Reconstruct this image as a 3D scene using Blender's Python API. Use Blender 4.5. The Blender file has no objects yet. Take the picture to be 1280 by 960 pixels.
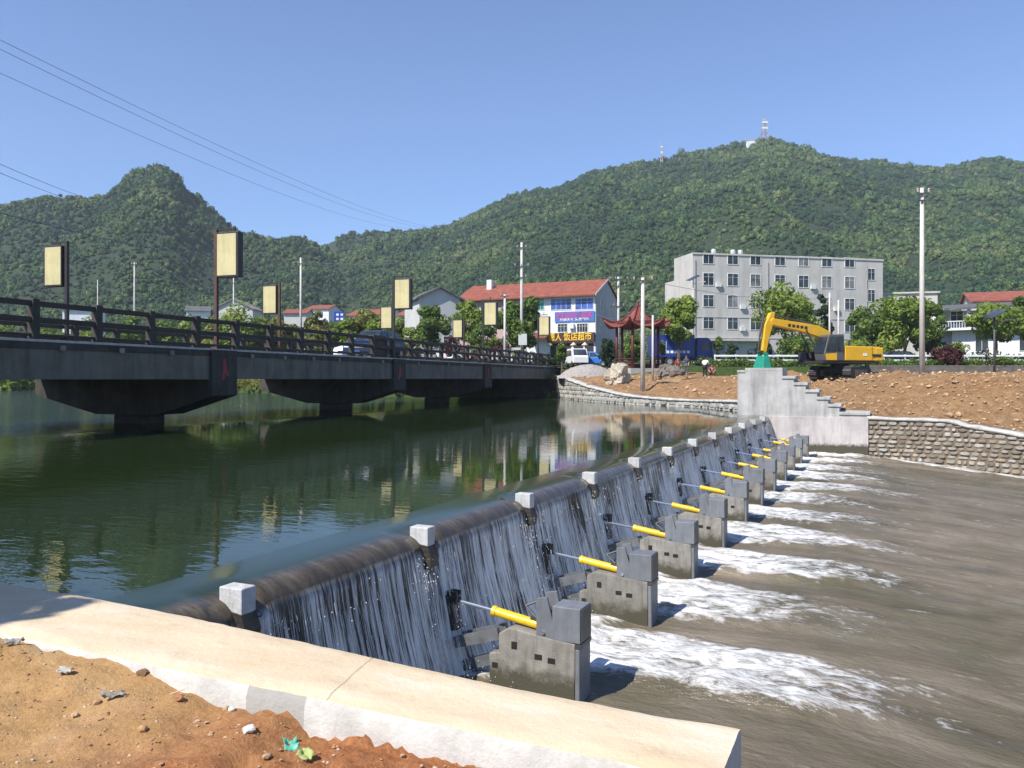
import bpy, bmesh, math, random
import numpy as np
from mathutils import Vector, Matrix, noise
R = math.radians
scene = bpy.context.scene
# ------------------------------------------------------------------ camera
EYE = 1.85                      # eye height above the upper water (z = 0)
TH = 0.432                      # the weir frame is turned by this much
cd = bpy.data.cameras.new("camera"); cam = bpy.data.objects.new("camera", cd)
scene.collection.objects.link(cam)
cam.location = (0, 0, EYE); cam.rotation_euler = (R(90), 0, 0)
cd.sensor_width = 36; cd.lens = 28.125; cd.shift_y = -7/1280
cd.clip_start = 0.05; cd.clip_end = 6000
scene.camera = cam
# ------------------------------------------------------------------ sky and sun
SUN = Vector((-.50, -.44, .745)).normalized()
w = bpy.data.worlds.new("World"); scene.world = w; w.use_nodes = True
wn = w.node_tree.nodes; wl = w.node_tree.links
bg = wn["Background"]
sky = wn.new("ShaderNodeTexSky"); sky.sky_type = 'NISHITA'; sky.sun_disc = False
sky.sun_elevation = math.asin(SUN.z); sky.sun_rotation = math.atan2(SUN.x, SUN.y) % (2*math.pi)
sky.altitude = 0; sky.air_density = 1.0; sky.dust_density = 0.2; sky.ozone_density = 6.0
tn = wn.new('ShaderNodeMix'); tn.data_type = 'RGBA'; tn.blend_type = 'MULTIPLY'; tn.inputs[0].default_value = 1; tn.inputs[7].default_value = (.88, .925, 1.06, 1)
wl.new(sky.outputs[0], tn.inputs[6]); wl.new(tn.outputs[2], bg.inputs[0]); bg.inputs[1].default_value = 0.104
sd = bpy.data.lights.new("sun", 'SUN'); sd.energy = 4.5; sd.angle = R(.53); sd.color = (1, .95, .87)
so = bpy.data.objects.new("sun", sd); scene.collection.objects.link(so)
so.rotation_euler = (-SUN).to_track_quat('-Z', 'Y').to_euler(); so.location = (-30, -30, 60)
scene.view_settings.view_transform = 'Standard'; scene.view_settings.look = 'None'
scene.view_settings.exposure = 0.70; scene.view_settings.gamma = 1
scene.view_settings.use_curve_mapping = False
scene.cycles.max_bounces = 6; scene.cycles.transparent_max_bounces = 8
COL = scene.collection
# ------------------------------------------------------------------ helpers
def P(px, py, D):               # a measured photograph point at depth D, in metres
    return Vector(((px-640)/1000*D, D, EYE-(py-473)/1000*D))
def Zat(py, D): return EYE-(py-473)/1000*D
def Xat(px, D): return (px-640)/1000*D
def WV(X, Y, Z=0):              # weir frame -> world
    c, s = math.cos(TH), math.sin(TH)
    return Vector((X*c+Y*s, -X*s+Y*c, Z))
def tag(o, label=None, cat=None, group=None, kind=None):
    if label: o['label'] = label
    if cat: o['category'] = cat
    if group: o['group'] = group
    if kind: o['kind'] = kind
    return o
def empty(name, loc=(0, 0, 0), rz=0, label=None, cat=None, group=None):
    o = bpy.data.objects.new(name, None); COL.objects.link(o)
    o.location = loc; o.rotation_euler = (0, 0, rz); o.empty_display_size = .2
    return tag(o, label, cat, group)
def link_mesh(name, me, m, parent=None, smooth=False, bevel=0):
    o = bpy.data.objects.new(name, me); COL.objects.link(o)
    if m: me.materials.append(m)
    if parent: o.parent = parent
    if smooth:
        me.polygons.foreach_set('use_smooth', [True]*len(me.polygons))
    if bevel:
        b = o.modifiers.new('bevel', 'BEVEL'); b.width = bevel; b.segments = 2; b.limit_method = 'ANGLE'
    return o
def np_mesh(name, V, Fq):       # V (n,3), Fq (m,k)
    V = np.asarray(V, dtype=np.float32); Fq = np.asarray(Fq, dtype=np.int32)
    me = bpy.data.meshes.new(name); k = Fq.shape[1]
    me.vertices.add(len(V)); me.vertices.foreach_set('co', V.ravel())
    me.loops.add(Fq.size); me.loops.foreach_set('vertex_index', Fq.ravel())
    me.polygons.add(len(Fq)); me.polygons.foreach_set('loop_start', np.arange(0, Fq.size, k, dtype=np.int32))
    me.update(calc_edges=True)
    return me
def fattr(me, name, vals, domain='POINT'):
    a = me.attributes.new(name, 'FLOAT', domain); a.data.foreach_set('value', np.asarray(vals, dtype=np.float32))
class MB:
    def __init__(s): s.v = []; s.f = []
    def add(s, vs, fs):
        n = len(s.v); s.v += [tuple(v) for v in vs]; s.f += [tuple(i+n for i in f) for f in fs]; return s
    def box(s, x0, x1, y0, y1, z0, z1):
        return s.hexa([(x0,y0,z0),(x1,y0,z0),(x1,y1,z0),(x0,y1,z0),(x0,y0,z1),(x1,y0,z1),(x1,y1,z1),(x0,y1,z1)])
    def hexa(s, p):
        return s.add(p, [(3,2,1,0),(4,5,6,7),(0,1,5,4),(1,2,6,5),(2,3,7,6),(3,0,4,7)])
    def rbox(s, c, sx, sy, sz, rz=0, ry=0, rx=0):
        M = Matrix.Rotation(rz,3,'Z') @ Matrix.Rotation(ry,3,'Y') @ Matrix.Rotation(rx,3,'X')
        q = [(-1,-1,-1),(1,-1,-1),(1,1,-1),(-1,1,-1),(-1,-1,1),(1,-1,1),(1,1,1),(-1,1,1)]
        return s.hexa([Vector(c)+M@Vector((a*sx/2,b*sy/2,d*sz/2)) for a,b,d in q])
    def bar(s, p, q, wx, wz, up=(0,0,1)):
        p, q = Vector(p), Vector(q); d = (q-p).normalized(); u = Vector(up)
        if abs(d.dot(u)) > .99: u = Vector((1,0,0))
        a = d.cross(u).normalized()*wx/2; b = a.cross(d).normalized()*wz/2
        return s.hexa([p-a-b,p+a-b,q+a-b,q-a-b,p-a+b,p+a+b,q+a+b,q-a+b])
    def tube(s, p, q, r0, r1=None, n=10, caps=True):
        r1 = r0 if r1 is None else r1
        p, q = Vector(p), Vector(q); d = (q-p).normalized()
        u = Vector((0,0,1)) if abs(d.z) < .9 else Vector((1,0,0))
        a = d.cross(u).normalized(); b = d.cross(a)
        vs = []
        for c, r in ((p,r0),(q,r1)):
            for i in range(n):
                t = 2*math.pi*i/n; vs.append(c+(a*math.cos(t)+b*math.sin(t))*r)
        fs = [(i,(i+1)%n,n+(i+1)%n,n+i) for i in range(n)]
        if caps: fs += [tuple(range(n-1,-1,-1)), tuple(range(n,2*n))]
        return s.add(vs, fs)
    def path(s, pts, r, n=6):
        for a, b in zip(pts[:-1], pts[1:]): s.tube(a, b, r, r, n, True)
        return s
    def prism(s, poly, fn, d0, d1):       # poly in (a,b); fn(a,b,d)->point
        n = len(poly)
        vs = [fn(a,b,d0) for a,b in poly]+[fn(a,b,d1) for a,b in poly]
        return s.add(vs, [tuple(range(n-1,-1,-1)), tuple(range(n,2*n))]+[(i,(i+1)%n,n+(i+1)%n,n+i) for i in range(n)])
    def ball(s, c, rx, ry=None, rz=None, sub=2, jit=0, seed=0):
        ry = rx if ry is None else ry; rz = rx if rz is None else rz
        bm = bmesh.new(); bmesh.ops.create_icosphere(bm, subdivisions=sub, radius=1)
        vs = []
        for v in bm.verts:
            k = 1+jit*noise.noise(v.co*1.7+Vector((seed*7.3, seed*1.1, 0)))
            vs.append((c[0]+v.co.x*rx*k, c[1]+v.co.y*ry*k, c[2]+v.co.z*rz*k))
        bm.verts.index_update()
        fs = [tuple(v.index for v in f.verts) for f in bm.faces]; bm.free()
        return s.add(vs, fs)
    def lathe(s, prof, n=16, c=(0,0,0)):
        vs = [(c[0]+r*math.cos(2*math.pi*i/n), c[1]+r*math.sin(2*math.pi*i/n), c[2]+z) for r, z in prof for i in range(n)]
        fs = [(j*n+i, j*n+(i+1)%n, (j+1)*n+(i+1)%n, (j+1)*n+i) for j in range(len(prof)-1) for i in range(n)]
        return s.add(vs, fs)
    def build(s, name, m, parent=None, smooth=False, bevel=0):
        me = bpy.data.meshes.new(name); me.from_pydata(s.v, [], s.f)
        bm = bmesh.new(); bm.from_mesh(me); bmesh.ops.recalc_face_normals(bm, faces=bm.faces); bm.to_mesh(me); bm.free()
        return link_mesh(name, me, m, parent, smooth, bevel)
def copy_tree(o, parent=None):
    c = o.copy(); COL.objects.link(c); c.parent = parent
    for ch in list(o.children): copy_tree(ch, c)
    return c
# ------------------------------------------------------------------ materials
def newmat(name):
    m = bpy.data.materials.new(name); m.use_nodes = True
    return m, m.node_tree.nodes, m.node_tree.links, m.node_tree.nodes['Principled BSDF']
def nz(N, L, scale, detail=4, rough=.6, vec=None, dist=0):
    t = N.new('ShaderNodeTexNoise'); t.inputs['Scale'].default_value = scale
    t.inputs['Detail'].default_value = detail; t.inputs['Roughness'].default_value = rough; t.inputs['Distortion'].default_value = dist
    if vec is not None: L.new(vec, t.inputs['Vector'])
    return t
def ramp(N, L, src, stops):
    r = N.new('ShaderNodeValToRGB'); el = r.color_ramp.elements
    while len(el) < len(stops): el.new(.5)
    for e, (p, c) in zip(el, stops):
        e.position = p; e.color = (c[0], c[1], c[2], 1) if hasattr(c, '__len__') else (c, c, c, 1)
    L.new(src, r.inputs[0]); return r
def math_n(N, L, op, a, b=None, clamp=False):
    n = N.new('ShaderNodeMath'); n.operation = op; n.use_clamp = clamp
    for i, x in enumerate((a, b)):
        if x is None: continue
        if hasattr(x, 'node'): L.new(x, n.inputs[i])
        else: n.inputs[i].default_value = x
    return n.outputs[0]
def mixc(N, L, fac, a, b, blend='MIX'):
    n = N.new('ShaderNodeMix'); n.data_type = 'RGBA'; n.blend_type = blend
    for i, x in ((0, fac), (6, a), (7, b)):
        if hasattr(x, 'node'): L.new(x, n.inputs[i])
        elif i == 0: n.inputs[0].default_value = x
        else: n.inputs[i].default_value = (x[0], x[1], x[2], 1)
    return n.outputs[2]
def coords(N, L, scale=(1,1,1), which='Object'):
    tc = N.new('ShaderNodeTexCoord'); mp = N.new('ShaderNodeMapping'); mp.inputs['Scale'].default_value = scale
    L.new(tc.outputs[which], mp.inputs[0]); return mp.outputs[0]
def bumpn(N, L, h, bs, strength, dist):
    b = N.new('ShaderNodeBump'); b.inputs['Strength'].default_value = strength; b.inputs['Distance'].default_value = dist
    L.new(h, b.inputs['Height']); L.new(b.outputs[0], bs.inputs['Normal']); return b
_mc = {}
def mat(name, c, rough=.7, var=.25, scale=3., bump=.0, bscale=30., metal=0, stain=0, spec=None, orand=0, wl=None):
    if name in _mc: return _mc[name]
    m, N, L, B = newmat(name)
    v = coords(N, L)
    if orand:
        oi = N.new('ShaderNodeObjectInfo'); ad = N.new('ShaderNodeVectorMath'); ad.operation = 'ADD'; sc = N.new('ShaderNodeVectorMath'); sc.operation = 'SCALE'
        cb = N.new('ShaderNodeCombineXYZ'); L.new(oi.outputs['Random'], cb.inputs[0]); L.new(oi.outputs['Random'], cb.inputs[1]); L.new(oi.outputs['Random'], cb.inputs[2])
        L.new(cb.outputs[0], sc.inputs[0]); sc.inputs['Scale'].default_value = 37.
        v0 = v; L.new(v, ad.inputs[0]); L.new(sc.outputs[0], ad.inputs[1]); v = ad.outputs[0]
    t = nz(N, L, scale, 6, .65, v)
    lo = [x*(1-var) for x in c]; hi = [min(1, x*(1+var)) for x in c]
    r = ramp(N, L, t.outputs[0], [(.3, lo), (.7, hi)])
    col = r.outputs[0]
    if stain:
        v2 = coords(N, L, (1, 1, .12))
        if orand:
            a2 = N.new('ShaderNodeVectorMath'); a2.operation = 'ADD'; L.new(v2, a2.inputs[0]); L.new(sc.outputs[0], a2.inputs[1]); v2 = a2.outputs[0]
        t2 = nz(N, L, scale*2.2, 5, .7, v2)
        r2 = ramp(N, L, t2.outputs[0], [(.45, (1,1,1)), (.75, (1-stain,)*3)])
        col = mixc(N, L, 1, col, r2.outputs[0], 'MULTIPLY')
    if orand:
        mr = N.new('ShaderNodeMapRange'); mr.inputs[3].default_value = 1-orand; mr.inputs[4].default_value = 1+orand*.5; L.new(oi.outputs['Random'], mr.inputs[0])
        cc = N.new('ShaderNodeCombineColor')
        for i in range(3): L.new(mr.outputs[0], cc.inputs[i])
        col = mixc(N, L, 1, col, cc.outputs[0], 'MULTIPLY')
    if wl is not None:       # algae and wet concrete up to the splash height
        sp = N.new('ShaderNodeSeparateXYZ'); L.new(v0 if orand else v, sp.inputs[0]); tw = nz(N, L, 6, 5, .7, v)
        hgt = math_n(N, L, 'SUBTRACT', sp.outputs[2], math_n(N, L, 'MULTIPLY', tw.outputs[0], .42))
        mw_ = N.new('ShaderNodeMapRange'); mw_.inputs[1].default_value = wl; mw_.inputs[2].default_value = wl-.16; L.new(hgt, mw_.inputs[0])
        col = mixc(N, L, mw_.outputs[0], col, (.062, .056, .036))
    L.new(col, B.inputs['Base Color']); B.inputs['Roughness'].default_value = rough; B.inputs['Metallic'].default_value = metal
    if spec is not None: B.inputs['Specular IOR Level'].default_value = spec
    if bump:
        t3 = nz(N, L, bscale, 5, .7, v); bumpn(N, L, t3.outputs[0], B, bump, .02)
    _mc[name] = m; return m
def glass(name, c=(.03,.04,.05), rough=.08):
    if name in _mc: return _mc[name]
    m, N, L, B = newmat(name)
    t = nz(N, L, .6, 2, .5, coords(N, L))
    r = ramp(N, L, t.outputs[0], [(.35, [x*.5 for x in c]), (.7, [min(1, x*1.8) for x in c])])
    L.new(r.outputs[0], B.inputs['Base Color']); B.inputs['Roughness'].default_value = rough; B.inputs['Specular IOR Level'].default_value = .32
    _mc[name] = m; return m
def leafmat(name, c1, c2, c3):
    m, N, L, B = newmat(name)
    a = N.new('ShaderNodeAttribute'); a.attribute_name = 'tint'
    r = ramp(N, L, a.outputs['Fac'], [(0, c1), (.5, c2), (1, c3)])
    L.new(r.outputs[0], B.inputs['Base Color']); B.inputs['Roughness'].default_value = .55; B.inputs['Specular IOR Level'].default_value = .3
    tr = N.new('ShaderNodeBsdfTranslucent'); L.new(r.outputs[0], tr.inputs[0])
    mx = N.new('ShaderNodeMixShader'); mx.inputs[0].default_value = .38
    L.new(B.outputs[0], mx.inputs[1]); L.new(tr.outputs[0], mx.inputs[2]); L.new(mx.outputs[0], N['Material Output'].inputs[0])
    return m
def fbm(x, y, z=0, o=4):
    return noise.fractal(Vector((x, y, z)), 1.0, 2.0, o)
def smooth(t): t = min(1, max(0, t)); return t*t*(3-2*t)
# ------------------------------------------------------------------ land: one sheet from the far shore to behind the hills
SHORE = [(-420,400,1.0),(-122,190,.8),(-40,106,.7),(-15,79,.7),(-8,73,.6),(-2,76,1.0),(1,82,2.3),(3.9,80,2.4),(4.2,72.5,2.1),(6,63.8,1.15),(8,57,.6),(9.9,53,.5),(11.7,50,.42),(12.6,45,.5),(12.4,41,.6),(16.6,38.3,0.0),(20.9,33.6,-.52),(40,25.5,-1.0),(120,-20,-1.2)]
SA = np.array(SHORE)
def shore_sd(x, y):
    x = np.asarray(x, float); y = np.asarray(y, float)
    best = np.full(x.shape, 1e9); sg = np.zeros(x.shape); zt = np.zeros(x.shape)
    for (ax, ay, az), (bx, by, bz) in zip(SHORE[:-1], SHORE[1:]):
        dx, dy = bx-ax, by-ay; l2 = dx*dx+dy*dy
        t = np.clip(((x-ax)*dx+(y-ay)*dy)/l2, 0, 1)
        d = np.hypot(x-(ax+t*dx), y-(ay+t*dy)); s = np.sign(dx*(y-ay)-dy*(x-ax))
        k = d < best-1e-9
        best = np.where(k, d, best); sg = np.where(k, s, sg); zt = np.where(k, az+t*(bz-az), zt)
    return best*np.where(sg == 0, 1, sg), zt
def sst(t): t = np.clip(t, 0, 1); return t*t*(3-2*t)
def plateau(x, y):
    a = 1.95+.9*sst((y-68)/7.)*np.where(x > 17, 0, 1)+.9*np.where(x > 17, 1, 0)*np.where(y > 72.3, 1, 0)
    a = a+.2*sst((y-72)/4)
    return a+1.5*sst((y-88)/18.)+sst((y-160)/500)*6
def land_z(x, y):
    x = np.atleast_1d(np.asarray(x, float)); y = np.atleast_1d(np.asarray(y, float))
    sdv, zt = shore_sd(x, y)
    p = plateau(x, y)
    wd = np.where(x > 14, 10.5, 12.0)
    z = zt-.08+(p-zt+.08)*sst((sdv-.3)/wd)
    return np.where(sdv > 0.5, z, -3.2), sdv
def gz(x, y): return float(land_z(x, y)[0][0])
xs = np.unique(np.concatenate([np.linspace(-1500,-130,28), np.linspace(-130,-8,62), np.arange(-8,44,.3), np.linspace(44,130,50), np.linspace(130,1800,30)]))
ys = np.unique(np.concatenate([np.linspace(-40,26,16), np.arange(26,76,.3), np.linspace(76,130,45), np.linspace(130,400,40), np.linspace(400,3000,20)]))
GX, GY = np.meshgrid(xs, ys); GZ, SDV = land_z(GX.ravel(), GY.ravel())
gx, gy = GX.ravel(), GY.ravel()
dirt = ((gx > 2.5) & (gy < 71.5) & (gx < 70)).astype(float)
for i in np.nonzero((SDV > .35) & (dirt > 0) & (gx < 60) & (gy > 25))[0]:
    x, y = gx[i], gy[i]
    k = smooth(SDV[i]/1.2)
    n = fbm(x*.33, y*.33, 1)*.42+fbm(x*1.1, y*1.1, 5)*.22+abs(fbm(x*2.6, y*2.6, 9, 3))*.13
    slope = 1 if SDV[i] < 12 else .38
    flat = .25 if (y > 58 and x > 14) else 1
    GZ[i] += k*(n*slope*flat+.12*flat)
    if 2 < x < 9 and 60 < y < 72: GZ[i] += .25*max(0, fbm(x*.9, y*.9, 3))
I = np.arange(len(xs)*len(ys)).reshape(len(ys), len(xs))
Fq = np.stack([I[:-1,:-1], I[:-1,1:], I[1:,1:], I[1:,:-1]], -1).reshape(-1, 4)
me = np_mesh('ground', np.stack([gx, gy, GZ], 1), Fq); fattr(me, 'dirt', dirt)
def ground_mat():
    m, N, L, B = newmat('ground')
    v = coords(N, L)
    a = N.new('ShaderNodeAttribute'); a.attribute_name = 'dirt'
    n1 = nz(N, L, .35, 6, .7, v); n2 = nz(N, L, 3.2, 7, .75, v); n3 = nz(N, L, .12, 3, .5, v)
    d1 = ramp(N, L, n2.outputs[0], [(.25, (.20,.11,.052)), (.5, (.39,.25,.13)), (.78, (.54,.41,.26))])
    d2 = ramp(N, L, n1.outputs[0], [(.3, (.80,.66,.56)), (.72, (1.0,1.0,1.0))])
    dc = mixc(N, L, 1, d1.outputs[0], d2.outputs[0], 'MULTIPLY')
    g = ramp(N, L, n2.outputs[0], [(.25, (.025,.05,.012)), (.55, (.06,.095,.025)), (.8, (.13,.13,.05))])
    L.new(mixc(N, L, a.outputs['Fac'], g.outputs[0], dc), B.inputs['Base Color'])
    B.inputs['Roughness'].default_value = .95; B.inputs['Specular IOR Level'].default_value = .15
    h = nz(N, L, 5.5, 8, .8, v); bumpn(N, L, h.outputs[0], B, .9, .25)
    return m
g = link_mesh('ground', me, ground_mat(), None, True); g['kind'] = 'structure'
# ------------------------------------------------------------------ wooded hills
def prof(pts, u): return np.interp(u, [(a-640)/1000 for a, b in pts], [(473-b)/1000 for a, b in pts])
HL = [(-500,290),(-200,272),(0,270),(40,264),(90,264),(118,258),(138,250),(148,242),(160,230),(178,222),(196,219),(211,223),(221,234),(229,250),(245,264),(262,278),(300,298),(350,314),(395,326),(440,355),(520,405),(640,440)]
HR = [(-400,428),(200,408),(300,353),(395,326),(430,310),(480,301),(520,298),(560,291),(600,275),(640,258),(700,243),(740,226),(790,218),(830,213),(870,204),(910,194),(940,189),(960,185),(990,191),(1020,203),(1060,211),(1100,213),(1150,220),(1180,221),(1220,211),(1250,208),(1280,215),(1400,238),(1800,338)]
def hill_z(x, y):
    u = x/np.maximum(y, 1)
    el = prof(HL, u)*560; t = (y-250)/(560-250)
    zl = el*np.where(t < 1, np.clip(t, 0, 1)**1.15, np.clip(1-(t-1)*.9, 0, 1))
    er = prof(HR, u)*720; f = 190+np.clip(-u, 0, 1)*500; t = (y-f)/(720-f)
    zr = er*np.where(t < 1, np.clip(t, 0, 1)**1.05, np.clip(1-(t-1)*.8, 0, 1))
    return np.maximum(zl, zr)
def hz(x, y):
    z = hill_z(x, y)
    k = np.clip(z/40, 0, 1)
    n = np.array([fbm(a*.011, b*.011, 2, 3) for a, b in zip(x, y)])
    gul = np.array([fbm(a*.03, b*.012, 7, 2) for a, b in zip(x, y)])
    t = np.clip((y-250)/450, 0, 1)
    return z+k*(n*9+gul*8)*np.sin(np.clip(t, 0, .93)*math.pi)**.7
hx = np.linspace(-900, 900, 220); hy = np.linspace(170, 1150, 130)
HX, HY = np.meshgrid(hx, hy); hxx, hyy = HX.ravel(), HY.ravel()
HZ = hz(hxx, hyy)+plateau(hxx, hyy)-1.2
I = np.arange(len(hx)*len(hy)).reshape(len(hy), len(hx))
Fq = np.stack([I[:-1,:-1], I[:-1,1:], I[1:,1:], I[1:,:-1]], -1).reshape(-1, 4)
hm = mat('hill_soil', (.020,.036,.013), .95, .45, .4, 1, 2)
o = link_mesh('hills', np_mesh('hills', np.stack([hxx, hyy, HZ], 1), Fq), hm, None, True); o['kind'] = 'structure'
def ico(sub):
    bm = bmesh.new(); bmesh.ops.create_icosphere(bm, subdivisions=sub, radius=1)
    V = np.array([v.co[:] for v in bm.verts]); F_ = np.array([[v.index for v in f.verts] for f in bm.faces]); bm.free(); return V, F_
IV, IF = ico(1)
def forest(n, seed):
    rg = np.random.default_rng(seed)
    vars_ = []; K = 72
    for k in range(12):
        lump = np.array([noise.noise(Vector(p)*1.9+Vector((k*3.1+seed, 0, 0))) for p in IV])
        V = IV*(.80+.40*lump+rg.normal(0, .10, len(IV)))[:, None]
        hs = [1.0, .8, 1.3, .9, 1.1, 1.5][k % 6]
        # tufts of foliage standing out of the crown
        d = rg.normal(0, 1, (K, 3)); d /= np.linalg.norm(d, axis=1)[:, None]; d[:, 2] = np.abs(d[:, 2])*1.1-.25
        lum = np.array([noise.noise(Vector(p)*2.3+Vector((0, k*5.1, 0))) for p in d])
        c = d*(.92+.42*lum+rg.normal(0, .08, K))[:, None]
        nn = d+rg.normal(0, .45, (K, 3)); nn /= np.linalg.norm(nn, axis=1)[:, None]
        a = np.cross(nn, rg.normal(0, 1, (K, 3))); a /= np.linalg.norm(a, axis=1)[:, None]; b = np.cross(nn, a)
        s = rg.uniform(.12, .28, K)[:, None]
        T = np.stack([c-a*s-b*s*.5, c+a*s-b*s*.5, c+b*s], 1).reshape(-1, 3)
        V = np.concatenate([V, T]); V[:, 2] *= hs; vars_.append(V)
    FI = np.concatenate([IF, np.arange(3*K).reshape(K, 3)+len(IV)])
    X = []; Y = []
    while len(X) < n:
        u = rg.uniform(-.86, .86, n*2); y = 190+rg.beta(1.1, 1.3, n*2)*(780-190)
        x = u*y; z = hill_z(x, y)
        ok = (z > 1.5) & (y < np.where(u < -.22, 600, 745))
        X += list(x[ok]); Y += list(y[ok])
    X = np.array(X[:n]); Y = np.array(Y[:n]); Z = hz(X, Y)+plateau(X, Y)-1.2
    big = np.array([fbm(a*.013, b*.013, 21, 4) for a, b in zip(X, Y)])
    mid = np.array([fbm(a*.05, b*.05, 33, 3) for a, b in zip(X, Y)])
    s = (.95+rg.gamma(2.2, .26, n))*(.8+.35*np.clip(mid+.5, 0, 1))*np.clip(Y/500, .66, 1.15)
    tint = np.clip(.42+big*.46+mid*.26+rg.normal(0, .16, n), 0, 1)
    s = s*np.where(big < -.18, .8, 1)*np.where(rg.random(n) < .05, 1.5, 1)
    vi = rg.integers(0, 12, n); rot = rg.uniform(0, 6.28, n)
    base = np.stack(vars_)[vi]; nv = base.shape[1]; VV = np.empty((n, nv, 3), np.float32)
    c, sn = np.cos(rot)[:, None], np.sin(rot)[:, None]
    VV[..., 0] = (base[..., 0]*c-base[..., 1]*sn)*s[:, None]+X[:, None]
    VV[..., 1] = (base[..., 0]*sn+base[..., 1]*c)*s[:, None]+Y[:, None]
    VV[..., 2] = base[..., 2]*s[:, None]*rg.uniform(.85, 1.25, n)[:, None]+(Z+s*.45)[:, None]
    FF = (FI[None]+(np.arange(n)*nv)[:, None, None]).reshape(-1, 3)
    me = np_mesh('forest', VV.reshape(-1, 3), FF)
    fattr(me, 'tint', np.repeat(tint, len(FI))+rg.normal(0, .13, n*len(FI)), 'FACE')
    return me
def forest_mat():
    m, N, L, B = newmat('forest_leaves')
    a = N.new('ShaderNodeAttribute'); a.attribute_name = 'tint'
    r = ramp(N, L, a.outputs['Fac'], [(0, (.024,.052,.038)), (.3, (.040,.082,.042)), (.5, (.062,.112,.044)), (.7, (.100,.150,.052)), (1, (.145,.172,.080))])
    L.new(r.outputs[0], B.inputs['Base Color']); B.inputs['Roughness'].default_value = .8; B.inputs['Specular IOR Level'].default_value = .15
    return m
fo = link_mesh('forest', forest(43000, 3), forest_mat(), None, False)
tag(fo, 'dense mixed green forest covering both hills', None, None, 'stuff')
# ------------------------------------------------------------------ roads
asph = mat('asphalt', (.10,.098,.092), .9, .2, 1.5, .3, 40)
mb = MB()
mb.add([(-14,77.5,3.085),(140,77.5,3.085),(140,86.5,3.085),(-14,86.5,3.085)], [(0,1,2,3)])
o = mb.build('road', asph); o['kind'] = 'structure'
mb = MB()
for i in range(40): mb.add([(-12+i*4,81.95,3.09),(-10+i*4,81.95,3.09),(-10+i*4,82.1,3.09),(-12+i*4,82.1,3.09)], [(0,1,2,3)])
o = mb.build('road_markings', mat('road_paint', (.75,.75,.72), .7, .1)); o['kind'] = 'structure'
mb = MB(); mb.box(-14, 140, 86.52, 89.5, 2.9, 3.24)
o = mb.build('pavement', mat('paving', (.34,.32,.3), .9, .15, 2)); o['kind'] = 'structure'

# ------------------------------------------------------------------ the air between here and the hills
hzb = MB().box(-1600, 1900, -60, 1300, -4.5, 420)
def haze_mat():
    m = bpy.data.materials.new('haze'); m.use_nodes = True; N = m.node_tree.nodes; L = m.node_tree.links
    N.remove(N['Principled BSDF']); v = N.new('ShaderNodeVolumePrincipled')
    v.inputs['Color'].default_value = (.80,.88,1,1); v.inputs['Density'].default_value = .0002
    L.new(v.outputs[0], N['Material Output'].inputs['Volume']); return m
o = hzb.build('haze', haze_mat()); tag(o, 'thin pale haze', None, None, 'stuff')
# ------------------------------------------------------------------ water above the weir (built in the weir frame, then turned)
WROT = -TH
NB = 12
BY = [5.167+3*i for i in range(NB)]         # where the flow splitters stand
YA, YB = 3.2, 40.5
def weir_obj(o): o.rotation_euler = (0, 0, WROT); return o
def lake_mat():
    m, N, L, B = newmat('lake_water')
    B.inputs['Base Color'].default_value = (.016,.029,.009,1); B.inputs['Roughness'].default_value = .025; B.inputs['IOR'].default_value = 1.33
    v = coords(N, L); v2 = coords(N, L, (1.0, 2.2, 1))
    a = nz(N, L, 1.5, 3, .55, v2, .3); b = nz(N, L, 5.5, 2, .5, v2)
    wind = nz(N, L, .055, 2, .5, v)
    sep = N.new('ShaderNodeSeparateXYZ'); L.new(v, sep.inputs[0])
    far = N.new('ShaderNodeMapRange'); far.inputs[1].default_value = -24; far.inputs[2].default_value = -40; L.new(sep.outputs[0], far.inputs[0])
    wr = ramp(N, L, wind.outputs[0], [(.44, .022), (.68, .20)])
    amp = math_n(N, L, 'ADD', wr.outputs[0], math_n(N, L, 'MULTIPLY', far.outputs[0], 11))
    h = math_n(N, L, 'ADD', math_n(N, L, 'MULTIPLY', a.outputs[0], 1.0), math_n(N, L, 'MULTIPLY', b.outputs[0], .25))
    h = math_n(N, L, 'MULTIPLY', h, amp)
    rr = N.new('ShaderNodeMapRange'); rr.inputs[3].default_value = .02; rr.inputs[4].default_value = .07; L.new(far.outputs[0], rr.inputs[0]); L.new(rr.outputs[0], B.inputs['Roughness'])
    bumpn(N, L, h, B, 1.0, .055)
    return m
MLAKE = lake_mat()
mb = MB()
xl = [-420,-200,-100,-60,-40,-30,-20,-12,-9,-7,-6.2,-5.75]; yl = [-60,-20,3.0,3.6,10,20,30,40.5,41.5,60,100,200,420]
for x0, x1 in zip(xl[:-1], xl[1:]):
    for y0, y1 in zip(yl[:-1], yl[1:]):
        if y0 < 3.0: continue
        mb.add([(x0,y0,0),(x1,y0,0),(x1,y1,0),(x0,y1,0)], [(0,1,2,3)])
o = weir_obj(mb.build('lake_water', MLAKE, None, True)); o['kind'] = 'structure'; o.location.z = .05
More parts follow.
